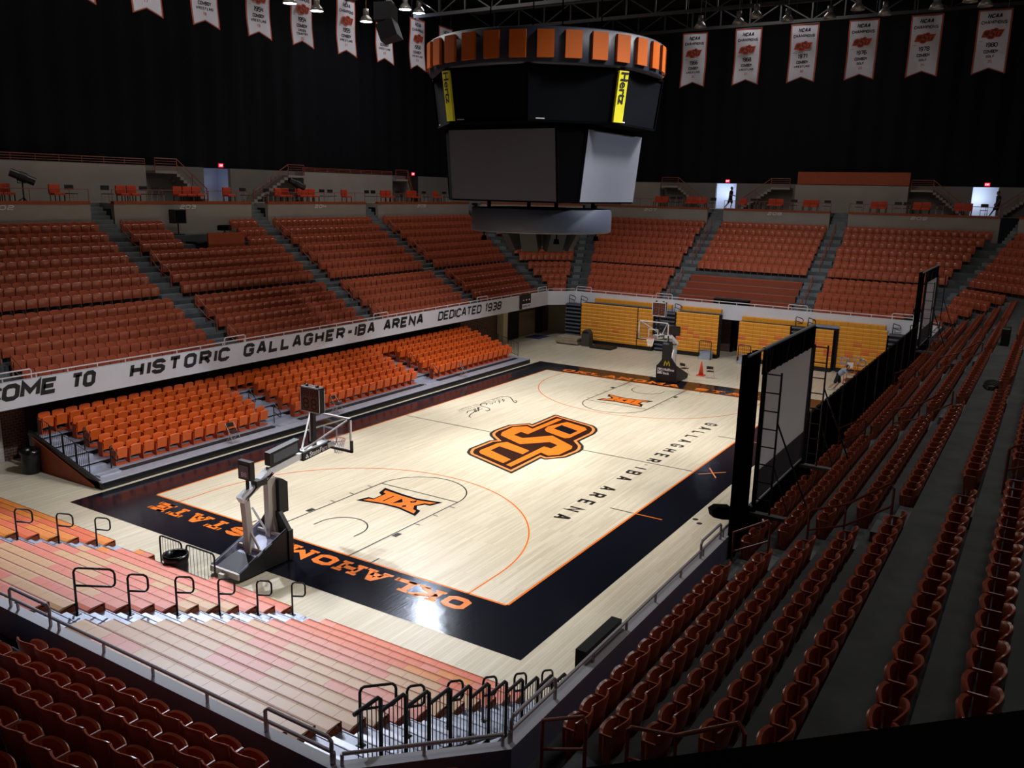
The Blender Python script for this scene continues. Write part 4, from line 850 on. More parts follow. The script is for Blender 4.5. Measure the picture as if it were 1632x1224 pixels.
for k in (1, 3, 5, 7):                 # yellow strips standing on every second corner
    a_ = math.radians(22.5+45*k); nr = Vector((math.cos(a_), math.sin(a_), 0)); ex0 = Vector((-nr.y, nr.x, 0)); l0, l1 = octp(4.565, 13.70, k), octp(4.81, 15.56, k); up = (l1-l0).normalized(); A = l0+nr*.05-ex0*.23
    m = MB(); m.prism([A, A+ex0*.46, A+ex0*.46+up*1.85, A+up*1.85], -nr*.1); ys = m.build('yellow_strip', YEL, sc)
    k2 = 1.15/Hz[2]; T = ([(x*k2, y*k2) for x, y in Hz[0]], Hz[1], 1); lay(MB(), T, A+nr*.012+ex0*.1+up*1.8, -up, ex0).build('strip_lettering', INK, ys)
    for kk in (k, k-1):
        f0, f1 = octp(4.565, 13.70, kk), octp(4.565, 13.70, kk+1); e = (f1-f0).normalized(); nn = e.cross(up) if e.cross(up).dot(f0+f1) > 0 else -e.cross(up); B = f0+e*.3+nn.normalized()*.02+up*.03
        MB().add([B, B+e*.34, B+e*.34+up*.035, B+up*.035], [(0, 1, 2, 3)]).build('maker_mark', WINK, sc)
for k in range(4):
    R_ = Matrix.Rotation(k*PI/2, 3, 'Z'); P = [Vector(p) for p in ((-3.13, 2.46, 10.72+z0), (-3.13, -2.46, 10.72+z0), (-3.4, -2.46, 13.42+z0), (-3.4, 2.46, 13.42+z0))]
    MB().add([R_ @ p for p in P], [(0, 1, 2, 3)]).build('video_screen', SCW, sc)
    m = MB(); fr_ = [Vector(p) for p in ((-3.12, 2.52, 10.66+z0), (-3.12, -2.52, 10.66+z0), (-3.39, -2.52, 13.48+z0), (-3.39, 2.52, 13.48+z0))]
    off = Vector((.06, 0, 0)); m.prism([R_ @ (p+off) for p in fr_], R_ @ Vector((.3, 0, 0)))
    m.build('screen_housing', SCB, sc)
m = MB(); m.hexa([(-3.0, -2.4, 10.66+z0), (3.0, -2.4, 10.66+z0), (3.0, 2.4, 10.66+z0), (-3.0, 2.4, 10.66+z0), (-3.2, -2.4, 13.6+z0), (3.2, -2.4, 13.6+z0), (3.2, 2.4, 13.6+z0), (-3.2, 2.4, 13.6+z0)])
for sx in (-1, 1):
    for sy in (-1, 1): m.prism([(sx*2.46, sy*3.1, 10.68+z0), (sx*3.1, sy*2.46, 10.68+z0), (sx*3.34, sy*2.46, 13.5+z0), (sx*2.46, sy*3.34, 13.5+z0)], (-sx*.2, -sy*.2, 0))
m.build('core', SCB, sc)
m = MB(); m.lathe([(2.6, 10.38+z0), (2.98, 10.4+z0), (3.0, 10.36+z0), (3.0, 9.47+z0), (2.96, 9.43+z0), (.5, 9.43+z0)], n=80); m.build('lower_ring', mat('lower_ring_grey', (64, 70, 84), .5), sc, True)
for a in (45, 135, 225, 315): x, y = 2.3*math.cos(math.radians(a)), 2.3*math.sin(math.radians(a)); m = MB(); m.bar((x, y, 10.3+z0), (x, y, 10.8+z0), .12); m.build('ring_hanger', SCB, sc)
for i in range(8):
    a = 2*PI*i/8+.2; R_ = Matrix.Rotation(a, 3, 'Z'); m = MB(); m.hexa([R_ @ Vector(p) for p in ((.9, -.36, 8.72+z0), (1.35, -.36, 8.62+z0), (1.35, .36, 8.62+z0), (.9, .36, 8.72+z0), (1.0, -.36, 9.42+z0), (1.75, -.36, 9.42+z0), (1.75, .36, 9.42+z0), (1.0, .36, 9.42+z0))]); m.build('speaker', mat('speaker_dark', (26, 27, 27), .7), sc)
for i in range(4):
    a = PI/4+i*PI/2; x, y = 2.5*math.cos(a), 2.5*math.sin(a); m = MB(); m.tube([(x, y, 9.44+z0), (x, y, 9.2+z0)], .03, 6); m.lathe([(.0, .2), (.09, .2), (.13, .0), (0, .0)], (x, y, 9.02+z0), 12); m.build('court_lamp', SCB, sc)
m = MB()
for a in range(4): x, y = 2.4*math.cos(a*PI/2+PI/4), 2.4*math.sin(a*PI/2+PI/4); m.bar((x, y, 16.5+z0), (x, y, 17.3+z0), .2); m.tube([(x, y, 17+z0), (x*.9, y*.9, 24+z0)], .03, 6)
m.bar((-2, -2, 17.2+z0), (2, 2, 17.2+z0), .25); m.bar((-2, 2, 17.2+z0), (2, -2, 17.2+z0), .25); m.build('hoist', SCB, sc)
# ------------------------------------------------------------------ folded bleachers under the far parapet
FY = [mat('far_amber', (226, 152, 44), .45, var=.05), mat('far_orange', (228, 136, 48), .45, var=.05), mat('far_coral', (222, 114, 50), .45, var=.05)]
def folded(x, y0, y1, z1, label, rows, hot=.12, splits=()):
    o = thing('folded_bleacher', label, 'bleacher', (x, (y0+y1)/2, 0), group='folded bleachers along the far wall'); L = L_(o); a, b = y0-L.y, y1-L.y; h = (z1-.28)/rows; n = max(2, round((b-a)/.46)); RG = random.Random(int(y0*7+99))
    m = MB(); m.box(.05, 25.62-x, a, b, 0, z1-.02); m.build('body', DARKW, o)
    m = MB(); m.box(.02, .2, a, b, .0, .26); m.build('kick_plate', BLK, o)
    for r in range(rows):
        m = MB(); z = .28+h*r
        for j in range(n):
            m.cur = 0 if RG.random() > hot or not (2 < r < 7) else RG.choice([1, 2]); ya, yb = a+(b-a)*j/n, a+(b-a)*(j+1)/n
            m.add([(.04, ya+.003, z+.002), (.04, yb-.003, z+.002), (.01, yb-.003, z+.02), (.01, ya+.003, z+.02), (-.02, yb-.003, z+h-.07), (-.02, ya+.003, z+h-.07), (.04, yb-.003, z+h-.002), (.04, ya+.003, z+h-.002)], [(0, 1, 2, 3), (3, 2, 4, 5), (5, 4, 6, 7)])
        m.build('bench', FY, o)
    if splits:
        m = MB(); [m.box(-.02, .06, s-L.y-.03, s-L.y+.03, .1, z1) for s in splits]; m.build('joint', DARKW, o)
    return o
folded(24.8, 4.95, 10.75, 3.02, 'tall amber folded bleacher between the corner steps and the far hoop', 11, .06, (6.15,))
folded(24.9, .15, 3.25, 3.03, 'amber folded bleacher with coral patches right of the far hoop', 11, .45)
folded(25.0, -4.68, -1.25, 2.76, 'amber folded bleacher right of the dark doorway under the far parapet', 10, .25)
folded(25.0, -7.45, -5.95, 2.76, 'narrow bright orange folded bleacher seen right of the first projection screen', 10, .5)
folded(25.4, -10.6, -7.7, 3.02, 'brownish amber folded bleacher behind the bending person', 11, .25)
def toprow(y0, y1, z, label):
    o = thing('folded_bench_row', label, 'bench', (25.75, (y0+y1)/2, z-.36)); n = round((y1-y0)/.46); m = MB()
    for j in range(n): a = (y0-y1)/2+(y1-y0)*j/n; m.cbox(-.1, .3, a+.005, a+(y1-y0)/n-.005, .1, .38, .02)
    m.build('bench', FY, o); MB().box(-.08, .3, (y0-y1)/2, (y1-y0)/2, -.1, .1).build('support', DECK, o)
    MB().box(0, .25, (y0-y1)/2, (y1-y0)/2, -(z-.36), -.1).build('frame', DARKW, o)
toprow(3.95, 10.1, 3.32, 'amber bench row standing back behind the tall folded bleacher left'); toprow(.3, 3.3, 3.32, 'amber bench row standing back behind the coral-patched folded bleacher')
toprow(-5.6, -1.2, 3.0, 'amber bench row standing back behind the bleacher right of dark doorway'); toprow(-10.4, -5.9, 3.25, 'amber bench row standing back behind the two right folded bleachers')
def steps(x, y0, y1, z1, label, rail=True):
    o = thing('folded_steps', label, 'steps', (x, (y0+y1)/2, 0), group='folded grey steps between the far bleachers'); w2 = (y1-y0)/2; n = 10; h = z1/n
    MB().box(.15, 25.6-x, -w2, w2, 0, z1).build('body', BLK, o)
    for i in range(n): m = MB(); m.cbox(0, min(.4, 25.62-x), -w2, w2, h*i+h*.55, h*i+h*.9, .01); m.build('tread', mat('tread_dark', (92, 98, 112), .5, metal=.3), o)
    if rail:
        for y in (-w2+.15, w2-.15):
            m = MB(); m.tube([(.3, y, z1-.6), (.3, y, z1+.55), (.36, y, z1+.62), (.5, y-.35, z1+.5), (.56, y-.42, z1+.4), (.5, y-.38, z1+.2), (.35, y, z1+.35)], .028); m.build('handrail', BLK, o)
steps(24.95, 10.9, 12.2, 2.85, 'grey folded steps with black rails in the far left corner'); steps(25.0, 3.4, 4.85, 2.9, 'grey folded steps with black rail directly behind the far hoop')
steps(25.1, -5.85, -4.75, 2.75, 'grey folded steps with black rail beside the first projection screen'); steps(25.3, -12.0, -10.7, 2.85, 'grey folded steps with black rails in the far right corner')
for y, lb in ((.75, 'small grey portable steps with black rail left of the dark doorway'), (-2.0, 'small grey portable steps with black rail right of the dark doorway')):
    o = thing('portable_steps', lb, 'steps', (24.1, y, 0))
    for i in range(3): MB().box(.0+.2*i, .6, -.4, .4, .2*i, .2*i+.2).build('step', STEEL, o)
    m = MB(); m.tube([(.1, -.42, 0), (.1, -.42, 1.2), (.1, -.36, 1.3), (.1, .36, 1.3), (.1, .42, 1.2), (.1, .42, 0)], .03)
    for i in range(1, 6): m.tube([(.1, -.42+.14*i, .6), (.1, -.42+.14*i, 1.3)], .01, 5)
    m.tube([(.1, -.42, .6), (.1, .42, .6)], .02); m.build('rail', BLK, o)
# loose things by the far wall
o = thing('bin', 'dark grey dome-topped bin before the far folded bleacher', 'trash can', (23.75, 9.65, 0)); m = MB(); m.box(-.3, .3, -.32, .32, 0, .95); m.build('body', mat('bin_grey', (66, 64, 60), .6), o)
m = MB(); P = [(-.3, -.32+.64*i/10, .95+.3*math.sin(PI*i/10)) for i in range(11)]; m.prism(P, (.6, 0, 0)); m.build('lid', mat('bin_lid', (58, 56, 54), .5), o); MB().box(-.312, -.3, -.22, .22, .98, 1.1).build('flap', BLK, o)
RG = random.Random(8)
for i in range(5):
    z = .11*i; rz = RG.uniform(-.08, .08); o = tag(MB().cbox(-.62, .62, -.9, .9, 0, .105, .015).build('floor_panel', mat('pallet_tan', (150, 138, 116), .7, var=.1)), 'tan floor panel, %s from the bottom of the stack in far left corner' % ordn(i), 'panel', 'stacked tan floor panels'); o.location = (23.9+RG.uniform(-.08, .08), 11.15+RG.uniform(-.1, .1), z); o.rotation_euler = (0, 0, rz)
tag(MB().cbox(23.1, 24.2, 7.4, 9.1, .0, .16, .02).build('platform_cart', BLKP), 'flat black platform lying on the floor beside the dome-topped bin', 'platform')
tag(MB().box(24.0, 25.6, 13.9, 15.2, .0, .03).build('blue_mat', mat('mat_blue', (66, 70, 130), .7)), 'flat blue mat on the floor under the far left parapet', 'mat')
o = thing('traffic_cone', 'bright orange traffic cone on the floor beyond the far hoop', 'cone', (18.75, -1.0, 0)); m = MB(); m.lathe([(.0, .9), (.03, .9), (.035, .88), (.16, .05), (.0, .05)], n=20); m.build('cone', mat('cone_orange', (240, 76, 44), .5), o, True); MB().cbox(-.24, .24, -.24, .24, 0, .05, .015).build('base', mat('cone_base', (225, 70, 44), .55), o)
# benches and table in the far section
for i in range(1, 5):
    d0 = ROWD[i]-.18; z = ROWZ[i]; o = thing('long_bench', 'long rust bench, %s of four stepped rows at the far end' % ordn(i-1), 'bench', (XF+d0, -.02, z), group='rust stepped benches at the far end')
    MB().cbox(.0, .42, -4.1, 4.1, .36, .42, .02).build('seat', RUST, o); MB().box(.02, .06, -4.1, 4.1, 0.0, .36).build('riser', mat('rust_riser', (134, 56, 30), .6), o)
o = thing('draped_table', 'black draped table before the rust benches at the far end', 'table', (26.6, -.1, 3.12)); MB().box(-.28, .24, -1.22, 1.22, 0, .86).build('drape', BLKC, o); MB().cbox(-.3, .26, -1.26, 1.26, .86, .9, .01).build('top', BLKP, o)
# camera position in the left stand
tag(MB().box(-.5, 2.05, 21.1, 21.2, 7.36, 8.42).build('privacy_screen', RUST), 'rust orange screen panel among the seats of the left stand', 'panel')
tag(MB().box(-1.1, 2.4, 21.3, 22.9, 7.85, 7.95).build('camera_platform', BLKP), 'low black camera platform behind the rust panel in left stand', 'platform')
o = thing('loudspeaker', 'black loudspeaker box on a stand against the cream concourse wall', 'speaker', (-1.25, 22.65, 8.3)); MB().cbox(-.38, .38, -.25, .25, .62, 1.38, .02).build('cabinet', BLK, o); m = MB(); m.tube([(0, 0, 0), (0, 0, .62)], .04); m.box(-.25, .25, -.25, .25, -.0, .04); m.build('stand', BLK, o); MB().box(-.32, .32, -.262, -.25, .68, 1.32).build('grille', BLKC, o)
o = thing('video_camera', 'covered black video camera on the platform behind the rust panel', 'camera', (1.4, 22.0, 7.95)); m = MB(); [m.tube([(0, 0, .55), (.3*math.cos(a), .3*math.sin(a), 0)], .025, 6) for a in (.3, 2.4, 4.5)]; m.build('tripod', BLK, o); MB().cbox(-.35, .3, -.22, .22, .55, .85, .05).build('body', BLKC, o); MB().box(-.08, .08, -.45, -.22, .6, .78).build('lens', BLK, o)
# concourse furniture
CUSH = mat('lounge_orange', (190, 62, 30), .5)
def lounge(s, t, label):
    b, u, n, _, _ = SIDES[s]; o = thing('lounge_chair', label, 'chair', sp(s, t, 10.75, 10), math.atan2(n[0], -n[1]), 'orange padded chairs on the upper concourse')
    MB().cbox(-.28, .28, -.25, .25, .38, .5, .03).build('seat', CUSH, o); MB().cbox(-.28, .28, -.3, -.2, .45, .92, .03).build('backrest', CUSH, o)
    m = MB(); [m.box(x-.02, x+.02, y-.02, y+.02, 0, .4) for x in (-.24, .24) for y in (-.22, .22)]; m.build('legs', BLK, o)
def stackchair(s, t, label):
    b, u, n, _, _ = SIDES[s]; o = thing('concourse_chair', label, 'chair', sp(s, t, 10.8, 10), math.atan2(n[0], -n[1])+PI, 'black chairs on the upper concourse')
    MB().cbox(-.22, .22, -.22, .22, .44, .48, .01).build('seat', BLKP, o); MB().cbox(-.24, .24, .18, .22, .66, .9, .01).build('backrest', BLKP, o)
    m = MB(); [m.tube([(x, y, 0), (x*.95, y*.95+(.02 if y > 0 else 0), .88 if y > 0 else .45)], .014, 6) for x in (-.22, .22) for y in (-.21, .2)]; m.build('legs', GREYM, o)
LG = {'left': [-10.2, -9.6, -7.1, -3.4, -2.75, .2, .85, 1.5, 3.75, 7.9, 8.5, 9.7, 10.3, 10.9, 14.1, 18.3, 18.9, 21.4, 22.0, 24.8], 'far': [10.2, 9.6, 7.4, 6.8, 6.2, 2.9, .6, 0, -2.1, -2.7, -7.0, -7.6, -9.9, -10.5, -12.6, -13.2]}
BC = {'left': [-6.3, -4.3, -2.0, -1.2, 5.0, 6.9, 9.1, 11.9, 12.7, 16.5, 17.2, 20.0, 23.3, 26.0], 'far': [8.9, 8.3, 5.4, 2.1, 1.4, -1.1, -3.6, -5.9, -8.6, -9.2, -11.4, -14.2]}
for s, nm in (('left', 'left concourse'), ('far', 'far concourse')):
    for i, t in enumerate(LG[s]): lounge(s, t, 'orange padded chair behind the %s rail, %s of them from left' % (nm, ordn(i)))
    for i, t in enumerate(BC[s]): stackchair(s, t, 'black metal-legged chair behind the %s rail, %s of them from left' % (nm, ordn(i)))
def follow_spot(t, label):
    o = thing('follow_spotlight', label, 'spotlight', sp('left', t, 10.4, 10), 0, 'follow spotlights on the left concourse'); m = MB(); m.tube([(0, 0, 0), (0, 0, 1.0)], .035); [m.tube([(0, 0, .25), (.35*math.cos(a), .35*math.sin(a), 0)], .025, 6) for a in (.5, 2.6, 4.7)]; m.build('stand', BLK, o)
    m = MB(); A = Vector((-.45, .2, 1.45)); B = Vector((.5, -.2, 1.0)); m.tube([A, A+(B-A)*.05, B], .2, 14); m.build('barrel', BLK, o); m = MB(); m.tube([A+(B-A)*.35, A+(B-A)*.65], .24, 14); m.build('housing', BLKP, o); m = MB(); m.tube([(-.24, 0, 1.2), (-.24, 0, .95), (.24, 0, .95), (.24, 0, 1.2)], .02, 6); m.build('yoke', BLK, o)
follow_spot(-9.0, 'black follow spotlight at the far left of the upper concourse'); follow_spot(9.0, 'black follow spotlight before the wall above the second visible section number')

# ------------------------------------------------------------------ right side: screens and long curtain
SCREEN = bpy.data.materials.new('projection_cloth'); SCREEN.use_nodes = True; _nt = SCREEN.node_tree; _p = _nt.nodes['Principled BSDF']; _p.inputs['Base Color'].default_value = lin((200, 202, 206)); _p.inputs['Roughness'].default_value = .8
_tr = _nt.nodes.new('ShaderNodeBsdfTranslucent'); _tr.inputs[0].default_value = lin((215, 217, 222)); _mx = _nt.nodes.new('ShaderNodeMixShader'); _mx.inputs[0].default_value = .75
_nt.links.new(_p.outputs[0], _mx.inputs[1]); _nt.links.new(_tr.outputs[0], _mx.inputs[2]); _nt.links.new(_mx.outputs[0], _nt.nodes['Material Output'].inputs[0])
def pleat(m, x0, x1, y, z0, z1, n, amp=.05, ph=0.):
    b = len(m.v); N = n*6; vs = []
    for i in range(N+1): x = x0+(x1-x0)*i/N; yy = y+amp*math.sin(i*PI/3+ph)+amp*.4*math.sin(i*.37); vs += [(x, yy, z0), (x, yy*1.0, z1)]
    m.add(vs, [(2*i, 2*i+2, 2*i+3, 2*i+1) for i in range(N)])
def screen(x, label):
    o = thing('projection_screen', label, 'screen', (x, -13.85, 3.94), group='rear projection screens on the right stand')
    W_ = 5.1; H0, H1 = .15, 3.85
    MB().box(.65, W_-.1, -.01, .01, .95, 3.4).build('screen_cloth', SCREEN, o)
    MB().box(.65, W_-.1, -.012, .012, .18, .95).build('lower_skirt', mat('skirt_grey', (84, 80, 90), .9), o)
    m = MB(); m.tube([(.55, 0, H1), (W_, 0, H1)], .045); m.tube([(-.55, 0, H1), (.55, 0, H1)], .03)
    m.build('top_bar', mat('bar_grey', (170, 172, 178), .4, metal=.5), o); m = MB(); m.tube([(.5, .0, .16), (W_, 0, .16)], .04); m.build('bottom_bar', mat('bar_grey', (170, 172, 178), .4), o)
    m = MB(); pleat(m, .5, W_, -.03, 3.28, 3.83, 26, .035); m.build('valance', BLKC, o)
    m = MB(); pleat(m, -.45, .55, .12, -1.15, 3.83, 8, .06); m.build('side_drape', BLKC, o); m = MB(); pleat(m, .5, W_, .02, -.5, .14, 22, .03); m.build('bottom_drape', BLKC, o)
    LG_ = mat('ladder_grey', (58, 60, 66), .45, metal=.3)
    for xx in (.62, W_-.02):
        f = MB(); f.bar((xx, -.03, .02), (xx, -.03, 3.83), .06); up = f.build('upright', LG_, o)
        m = MB()
        for y in (-.08, -.42): m.tube([(xx, y, .02), (xx, y, 3.35)], .024, 6)
        for i in range(8): m.tube([(xx, -.08, .35+.42*i), (xx, -.42, .35+.42*i)], .016, 6)
        m.build('ladder', LG_, o)
        m = MB(); m.tube([(xx, -.42, 2.2), (xx+.25, -1.3, .0)], .022, 6); m.tube([(xx, -.42, 1.2), (xx-.1, -.9, .02)], .015, 6); m.build('brace', LG_, o)
        m = MB(); m.box(xx-.09, xx+.09, -.95, .2, -.05, .03); m.build('foot_bar', mat('foot_grey', (112, 112, 112), .6), o)
    for xx in (.9, 2.3, 3.8): m = MB(); m.bar((xx, -.06, 3.3), (xx+.12, -.06, 3.83), .03); m.bar((xx, -.06, 3.3), (xx-.12, -.06, 3.83), .03) if xx < 1 else None; m.build('strap', LG_, o)
screen(-14.35, 'grey projection screen with black drapes, the nearer one on the right stand'); screen(12.1, 'grey projection screen with black drapes, the far one on the right stand')
o = thing('pipe_curtain', 'long low black curtain between the two projection screens along right parapet', 'curtain', (2.4, -13.84, 3.7)); RG = random.Random(4)
xs = [-11.3+2.05*i for i in range(11)]
for a, b in zip(xs, xs[1:]): m = MB(); pleat(m, a, b, -.02, -.5, 1.62, 12, .03, a); m.build('curtain_panel', BLKC, o)
for x in xs: m = MB(); m.tube([(x, -.08, -.5), (x, -.08, 1.66)], .022, 6); m.build('pole', mat('pole_grey', (90, 90, 94), .4, metal=.4), o)
m = MB(); m.tube([(xs[0], -.06, 1.63), (xs[-1], -.06, 1.63)], .016, 6); m.build('cross_bar', BLK, o)
o = thing('covered_camera', 'black covered camera leaning over the right parapet by the nearer screen', 'camera', (-14.0, -13.45, 3.7)); m = MB(); m.prism([(-.2, .32, .1), (-.16, .38, .24), (.0, .3, .3), (.26, .06, .26), (.28, .0, .02), (.08, .02, .02), (-.06, .16, .04)], (.16, .16, 0)); m.build('cover', BLKC, o)
tag(MB().box(-21.3, -19.95, -13.495, -13.3, 3.0, 3.84).build('dark_panel', BLKP), 'narrow black panel hanging inside the right parapet near the corner', 'panel')
o = thing('concourse_ledge', 'dark ledge crossing the bottom right corner of the view', 'ledge', sp('near_right', 0, 9.85, 10.1)); L = L_(o); q = lambda t, d, z: Vector(sp('near_right', t, d, z))-L
a_, b_ = lim('near_right', 9.8); m = MB(); m.hexa([q(a_+.7, 9.62, 10.5), q(b_-.7, 9.62, 10.5), q(b_-.7, 10.08, 10.5), q(a_+.7, 10.08, 10.5), q(a_+.7, 9.62, 10.56), q(b_-.7, 9.62, 10.56), q(b_-.7, 10.08, 10.56), q(a_+.7, 10.08, 10.56)]); m.build('top', mat('ledge_brown', (10, 8, 7), .95, spec=.05), o)
m = MB(); m.hexa([q(a_+.7, 9.84, 10.1), q(b_-.7, 9.84, 10.1), q(b_-.7, 10.0, 10.1), q(a_+.7, 10.0, 10.1), q(a_+.7, 9.84, 10.5), q(b_-.7, 9.84, 10.5), q(b_-.7, 10.0, 10.5), q(a_+.7, 10.0, 10.5)]); m.build('front', DARKW, o)
# clutter left on the right stand
def clutter(side, t, d, z, size, m_, label, name, cat):
    o = tag(MB().cbox(-size[0]/2, size[0]/2, -size[1]/2, size[1]/2, 0, size[2], .03).build(name, m_), label, cat); o.location = sp(side, t, d, z)
clutter('right', 5.3, 2.8, 4.4, (1.0, .5, .45), mat('case_grey', (80, 86, 92), .5), 'grey equipment case lying among the right stand seats beside the curtain', 'equipment_case', 'case')
clutter('right', 7.2, 4.2, 5.44, (.9, .3, .7), mat('case_dark', (40, 42, 46), .5), 'dark equipment crate among the right stand seats near the far screen', 'equipment_crate', 'crate')
o = thing('cable_coil', 'black coiled cable lying on the right stand cross aisle', 'cable', sp('right', -2.6, 4.35, 5.44)); m = MB()
for i in range(4): r = .28+.03*i; m.tube([(r*1.7*math.cos(2*PI*k/24)+.1*i, r*.6*math.sin(2*PI*k/24), .02+.02*i) for k in range(24)], .018, 6, True)
m.build('coil', BLK, o)

# ------------------------------------------------------------------ upper drape, banners, lamps, trusses
m = MB(); path = [(-30, YS+14.6)]+[sp('left', lim('left', 14.6)[1], 14.6)[:2], sp('far', lim('far', 14.6)[1], 14.6)[:2], sp('far', lim('far', 14.6)[0], 14.6)[:2], (XF+5, -YS-14.6)]
vs = []; tot = 0; RG = random.Random(2)
for a, b in zip(path, path[1:]):
    a, b = Vector(a), Vector(b); n = int((b-a).length/.28); nn = Vector((-(b-a).y, (b-a).x)).normalized()
    for i in range(n): tot += 1; off = .12*math.sin(tot*1.05)+.08*math.sin(tot*.31)+RG.uniform(-.03, .03); p = a+(b-a)*i/n+nn*off; vs += [(p.x, p.y, 12.08), (p.x, p.y, 26.3)]
N = len(vs)//2; m.add(vs, [(2*i, 2*i+2, 2*i+3, 2*i+1) for i in range(N-1)])
tag(m.build('black_curtain', mat('black_drape', (14, 15, 19), .9, spec=.2), None, True), 'huge black pleated curtain hanging behind the banners above the upper concourse', 'curtain')
CLOTH = mat('banner_cloth', (196, 196, 210), .85, var=.03, scale=2); BORD = mat('banner_border', (176, 66, 34), .8); BGR = mat('banner_grey', (120, 112, 116), .8); EMB = mat('banner_emblem', (170, 62, 34), .8); BINK = mat('banner_ink', (34, 34, 40), .8)
def shp(w_, h_, v): return [(-w_/2, 0), (w_/2, 0), (w_/2, -h_), (0, -h_+v), (-w_/2, -h_)]
def sway(p): return .05*math.sin(p[0]*3+p[1]*1.3)+.04*math.sin(p[1]*2.1)
def banner(loc, rz, wd, hg, year, sport, num, label):
    o = thing('championship_banner', label, 'banner', loc, rz, 'white swallow-tailed banners below the roof')
    v = .36
    def grid(w_, h_, y, tv, top=0, n=6, r=14):
        vs, fs = [], []
        for i in range(n+1):
            x = -w_/2+w_*i/n; hb = h_-tv*(1-abs(2*x/w_)) if w_ else h_
            for j in range(r+1): z = -top-(hb-top)*j/r; vs.append((x, y+sway((x, z)), z))
        for i in range(n):
            for j in range(r): fs.append((i*(r+1)+j, (i+1)*(r+1)+j, (i+1)*(r+1)+j+1, i*(r+1)+j+1))
        return MB().add(vs, fs)
    grid(wd, hg, 0, v).build('border', BORD, o); grid(wd-.13, hg-.06, -.006, v*.93, .06).build('border_stripe', BGR, o); o_ = o; o = grid(wd-.2, hg-.1, -.012, v*.9, .09).build('cloth', CLOTH, o)
    def txt(L, zt, w_): k = w_/L[2]; return [(a*k-w_/2, b*k+zt) for a, b in L[0]], L[1], w_
    mb = MB()
    for tx, zt, w_, sw, hh, sh in (('NCAA', -.5, .8, .065, .25, .18), ('CHAMPIONS', -.84, wd*.76, .042, .2, 0), (year, -2.02*hg/3.5, .66, .055, .27, 0), ('COWBOY', -2.34*hg/3.5, .8, .045, .2, 0))+tuple((w2, -2.58*hg/3.5-.2*i, min(wd*.72,   .12*len(w2)), .034, .15, 0) for i, w2 in enumerate(sport.split())):
        L = txt(letters(tx, hh, sw, gap=1.5, shear=sh), zt, w_) if 0 else letters(tx, hh, sw, width=w_, gap=1.5, shear=sh)
        mb.add([(a-w_/2, -.02+sway((a-w_/2, b+zt)), b+zt) for a, b in L[0]], L[1])
    for zt in (-.95, -1.66*hg/3.5): mb.add([(a, -.02+sway((a, zt)), b) for a, b in ((-wd*.38, zt), (wd*.38, zt), (wd*.38, zt-.02), (-wd*.38, zt-.02))], [(0, 1, 2, 3)])
    mb.build('lettering', BINK, o)
    L = letters(num, .16, .025, width=.24, gap=1.6); zt = (-2.86-(.2 if ' ' in sport else 0))*hg/3.5; MB().add([(a-.12, -.022+sway((a-.12, b+zt)), b+zt) for a, b in L[0]], L[1]).build('number', EMB, o)
    zc = -1.3*hg/3.5; s_ = wd*.66/9.3; f = lambda P, dy: [(-a*s_*-1*-1, dy+sway((0, zc)), zc-b*s_) for a, b in P]
    MB().poly(f(LOGO_OUT, -.03)).build('emblem', EMB, o); mb = MB(); mb.poly(f(LOGO_S, -.036)); mb.poly(f(LOGO_O, -.036)); mb.poly(f(LOGO_U, -.036)); em = mb.build('emblem_letters', mat('emblem_dark', (92, 34, 24), .8), o)
    mb = MB(); mb.tube([(-wd/2, 0, .03), (wd/2, 0, .03)], .02, 6); mb.tube([(-wd*.35, 0, .03), (-wd*.35, 0, 3)], .008, 4); mb.tube([(wd*.35, 0, .03), (wd*.35, 0, 3)], .008, 4); mb.build('hanging_bar', BLK, o_)
for i, (x, y_, sp_, nu) in enumerate(((-6.55, '1948', 'WRESTLING', '16'), (-2.8, '1948', 'WRESTLING', '17'), (.82, '1949', 'WRESTLING', '18'), (4.6, '1954', 'WRESTLING', '19'), (8.03, '1954', 'CROSS COUNTRY', '20'), (11.95, '1955', 'WRESTLING', '21'), (15.75, '1956', 'WRESTLING', '22'), (19.35, '1958', 'WRESTLING', '23'), (22.75, '1959', 'WRESTLING', '24'))):
    banner((x, 22, 22.88), 0, 1.78, 3.47, y_, sp_, nu, 'white swallow-tailed banner before the left curtain, %s of the visible row from left' % ordn(i))
for i, (y, y_, sp_, nu) in enumerate(((5.15, '1966', 'WRESTLING', '30'), (1.25, '1968', 'WRESTLING', '31'), (-2.58, '1971', 'WRESTLING', '32'), (-6.35, '1976', 'GOLF', '33'), (-10.1, '1978', 'GOLF', '34'), (-13.87, '1980', 'GOLF', '35'))):
    banner((30, y, 22.42), -PI/2, 1.86, 3.74, y_, sp_, nu, 'white swallow-tailed banner right of the scoreboard, %s from left' % ordn(i))
LIT = mat('lamp_lit', (255, 250, 240), .4, emit=(255, 248, 236), es=14); LITB = mat('lamp_lit_cool', (225, 232, 255), .4, emit=(215, 226, 255), es=40); DULL = mat('lamp_dull', (96, 94, 90), .4); REFL = mat('lamp_reflector', (150, 148, 144), .3, metal=.4)
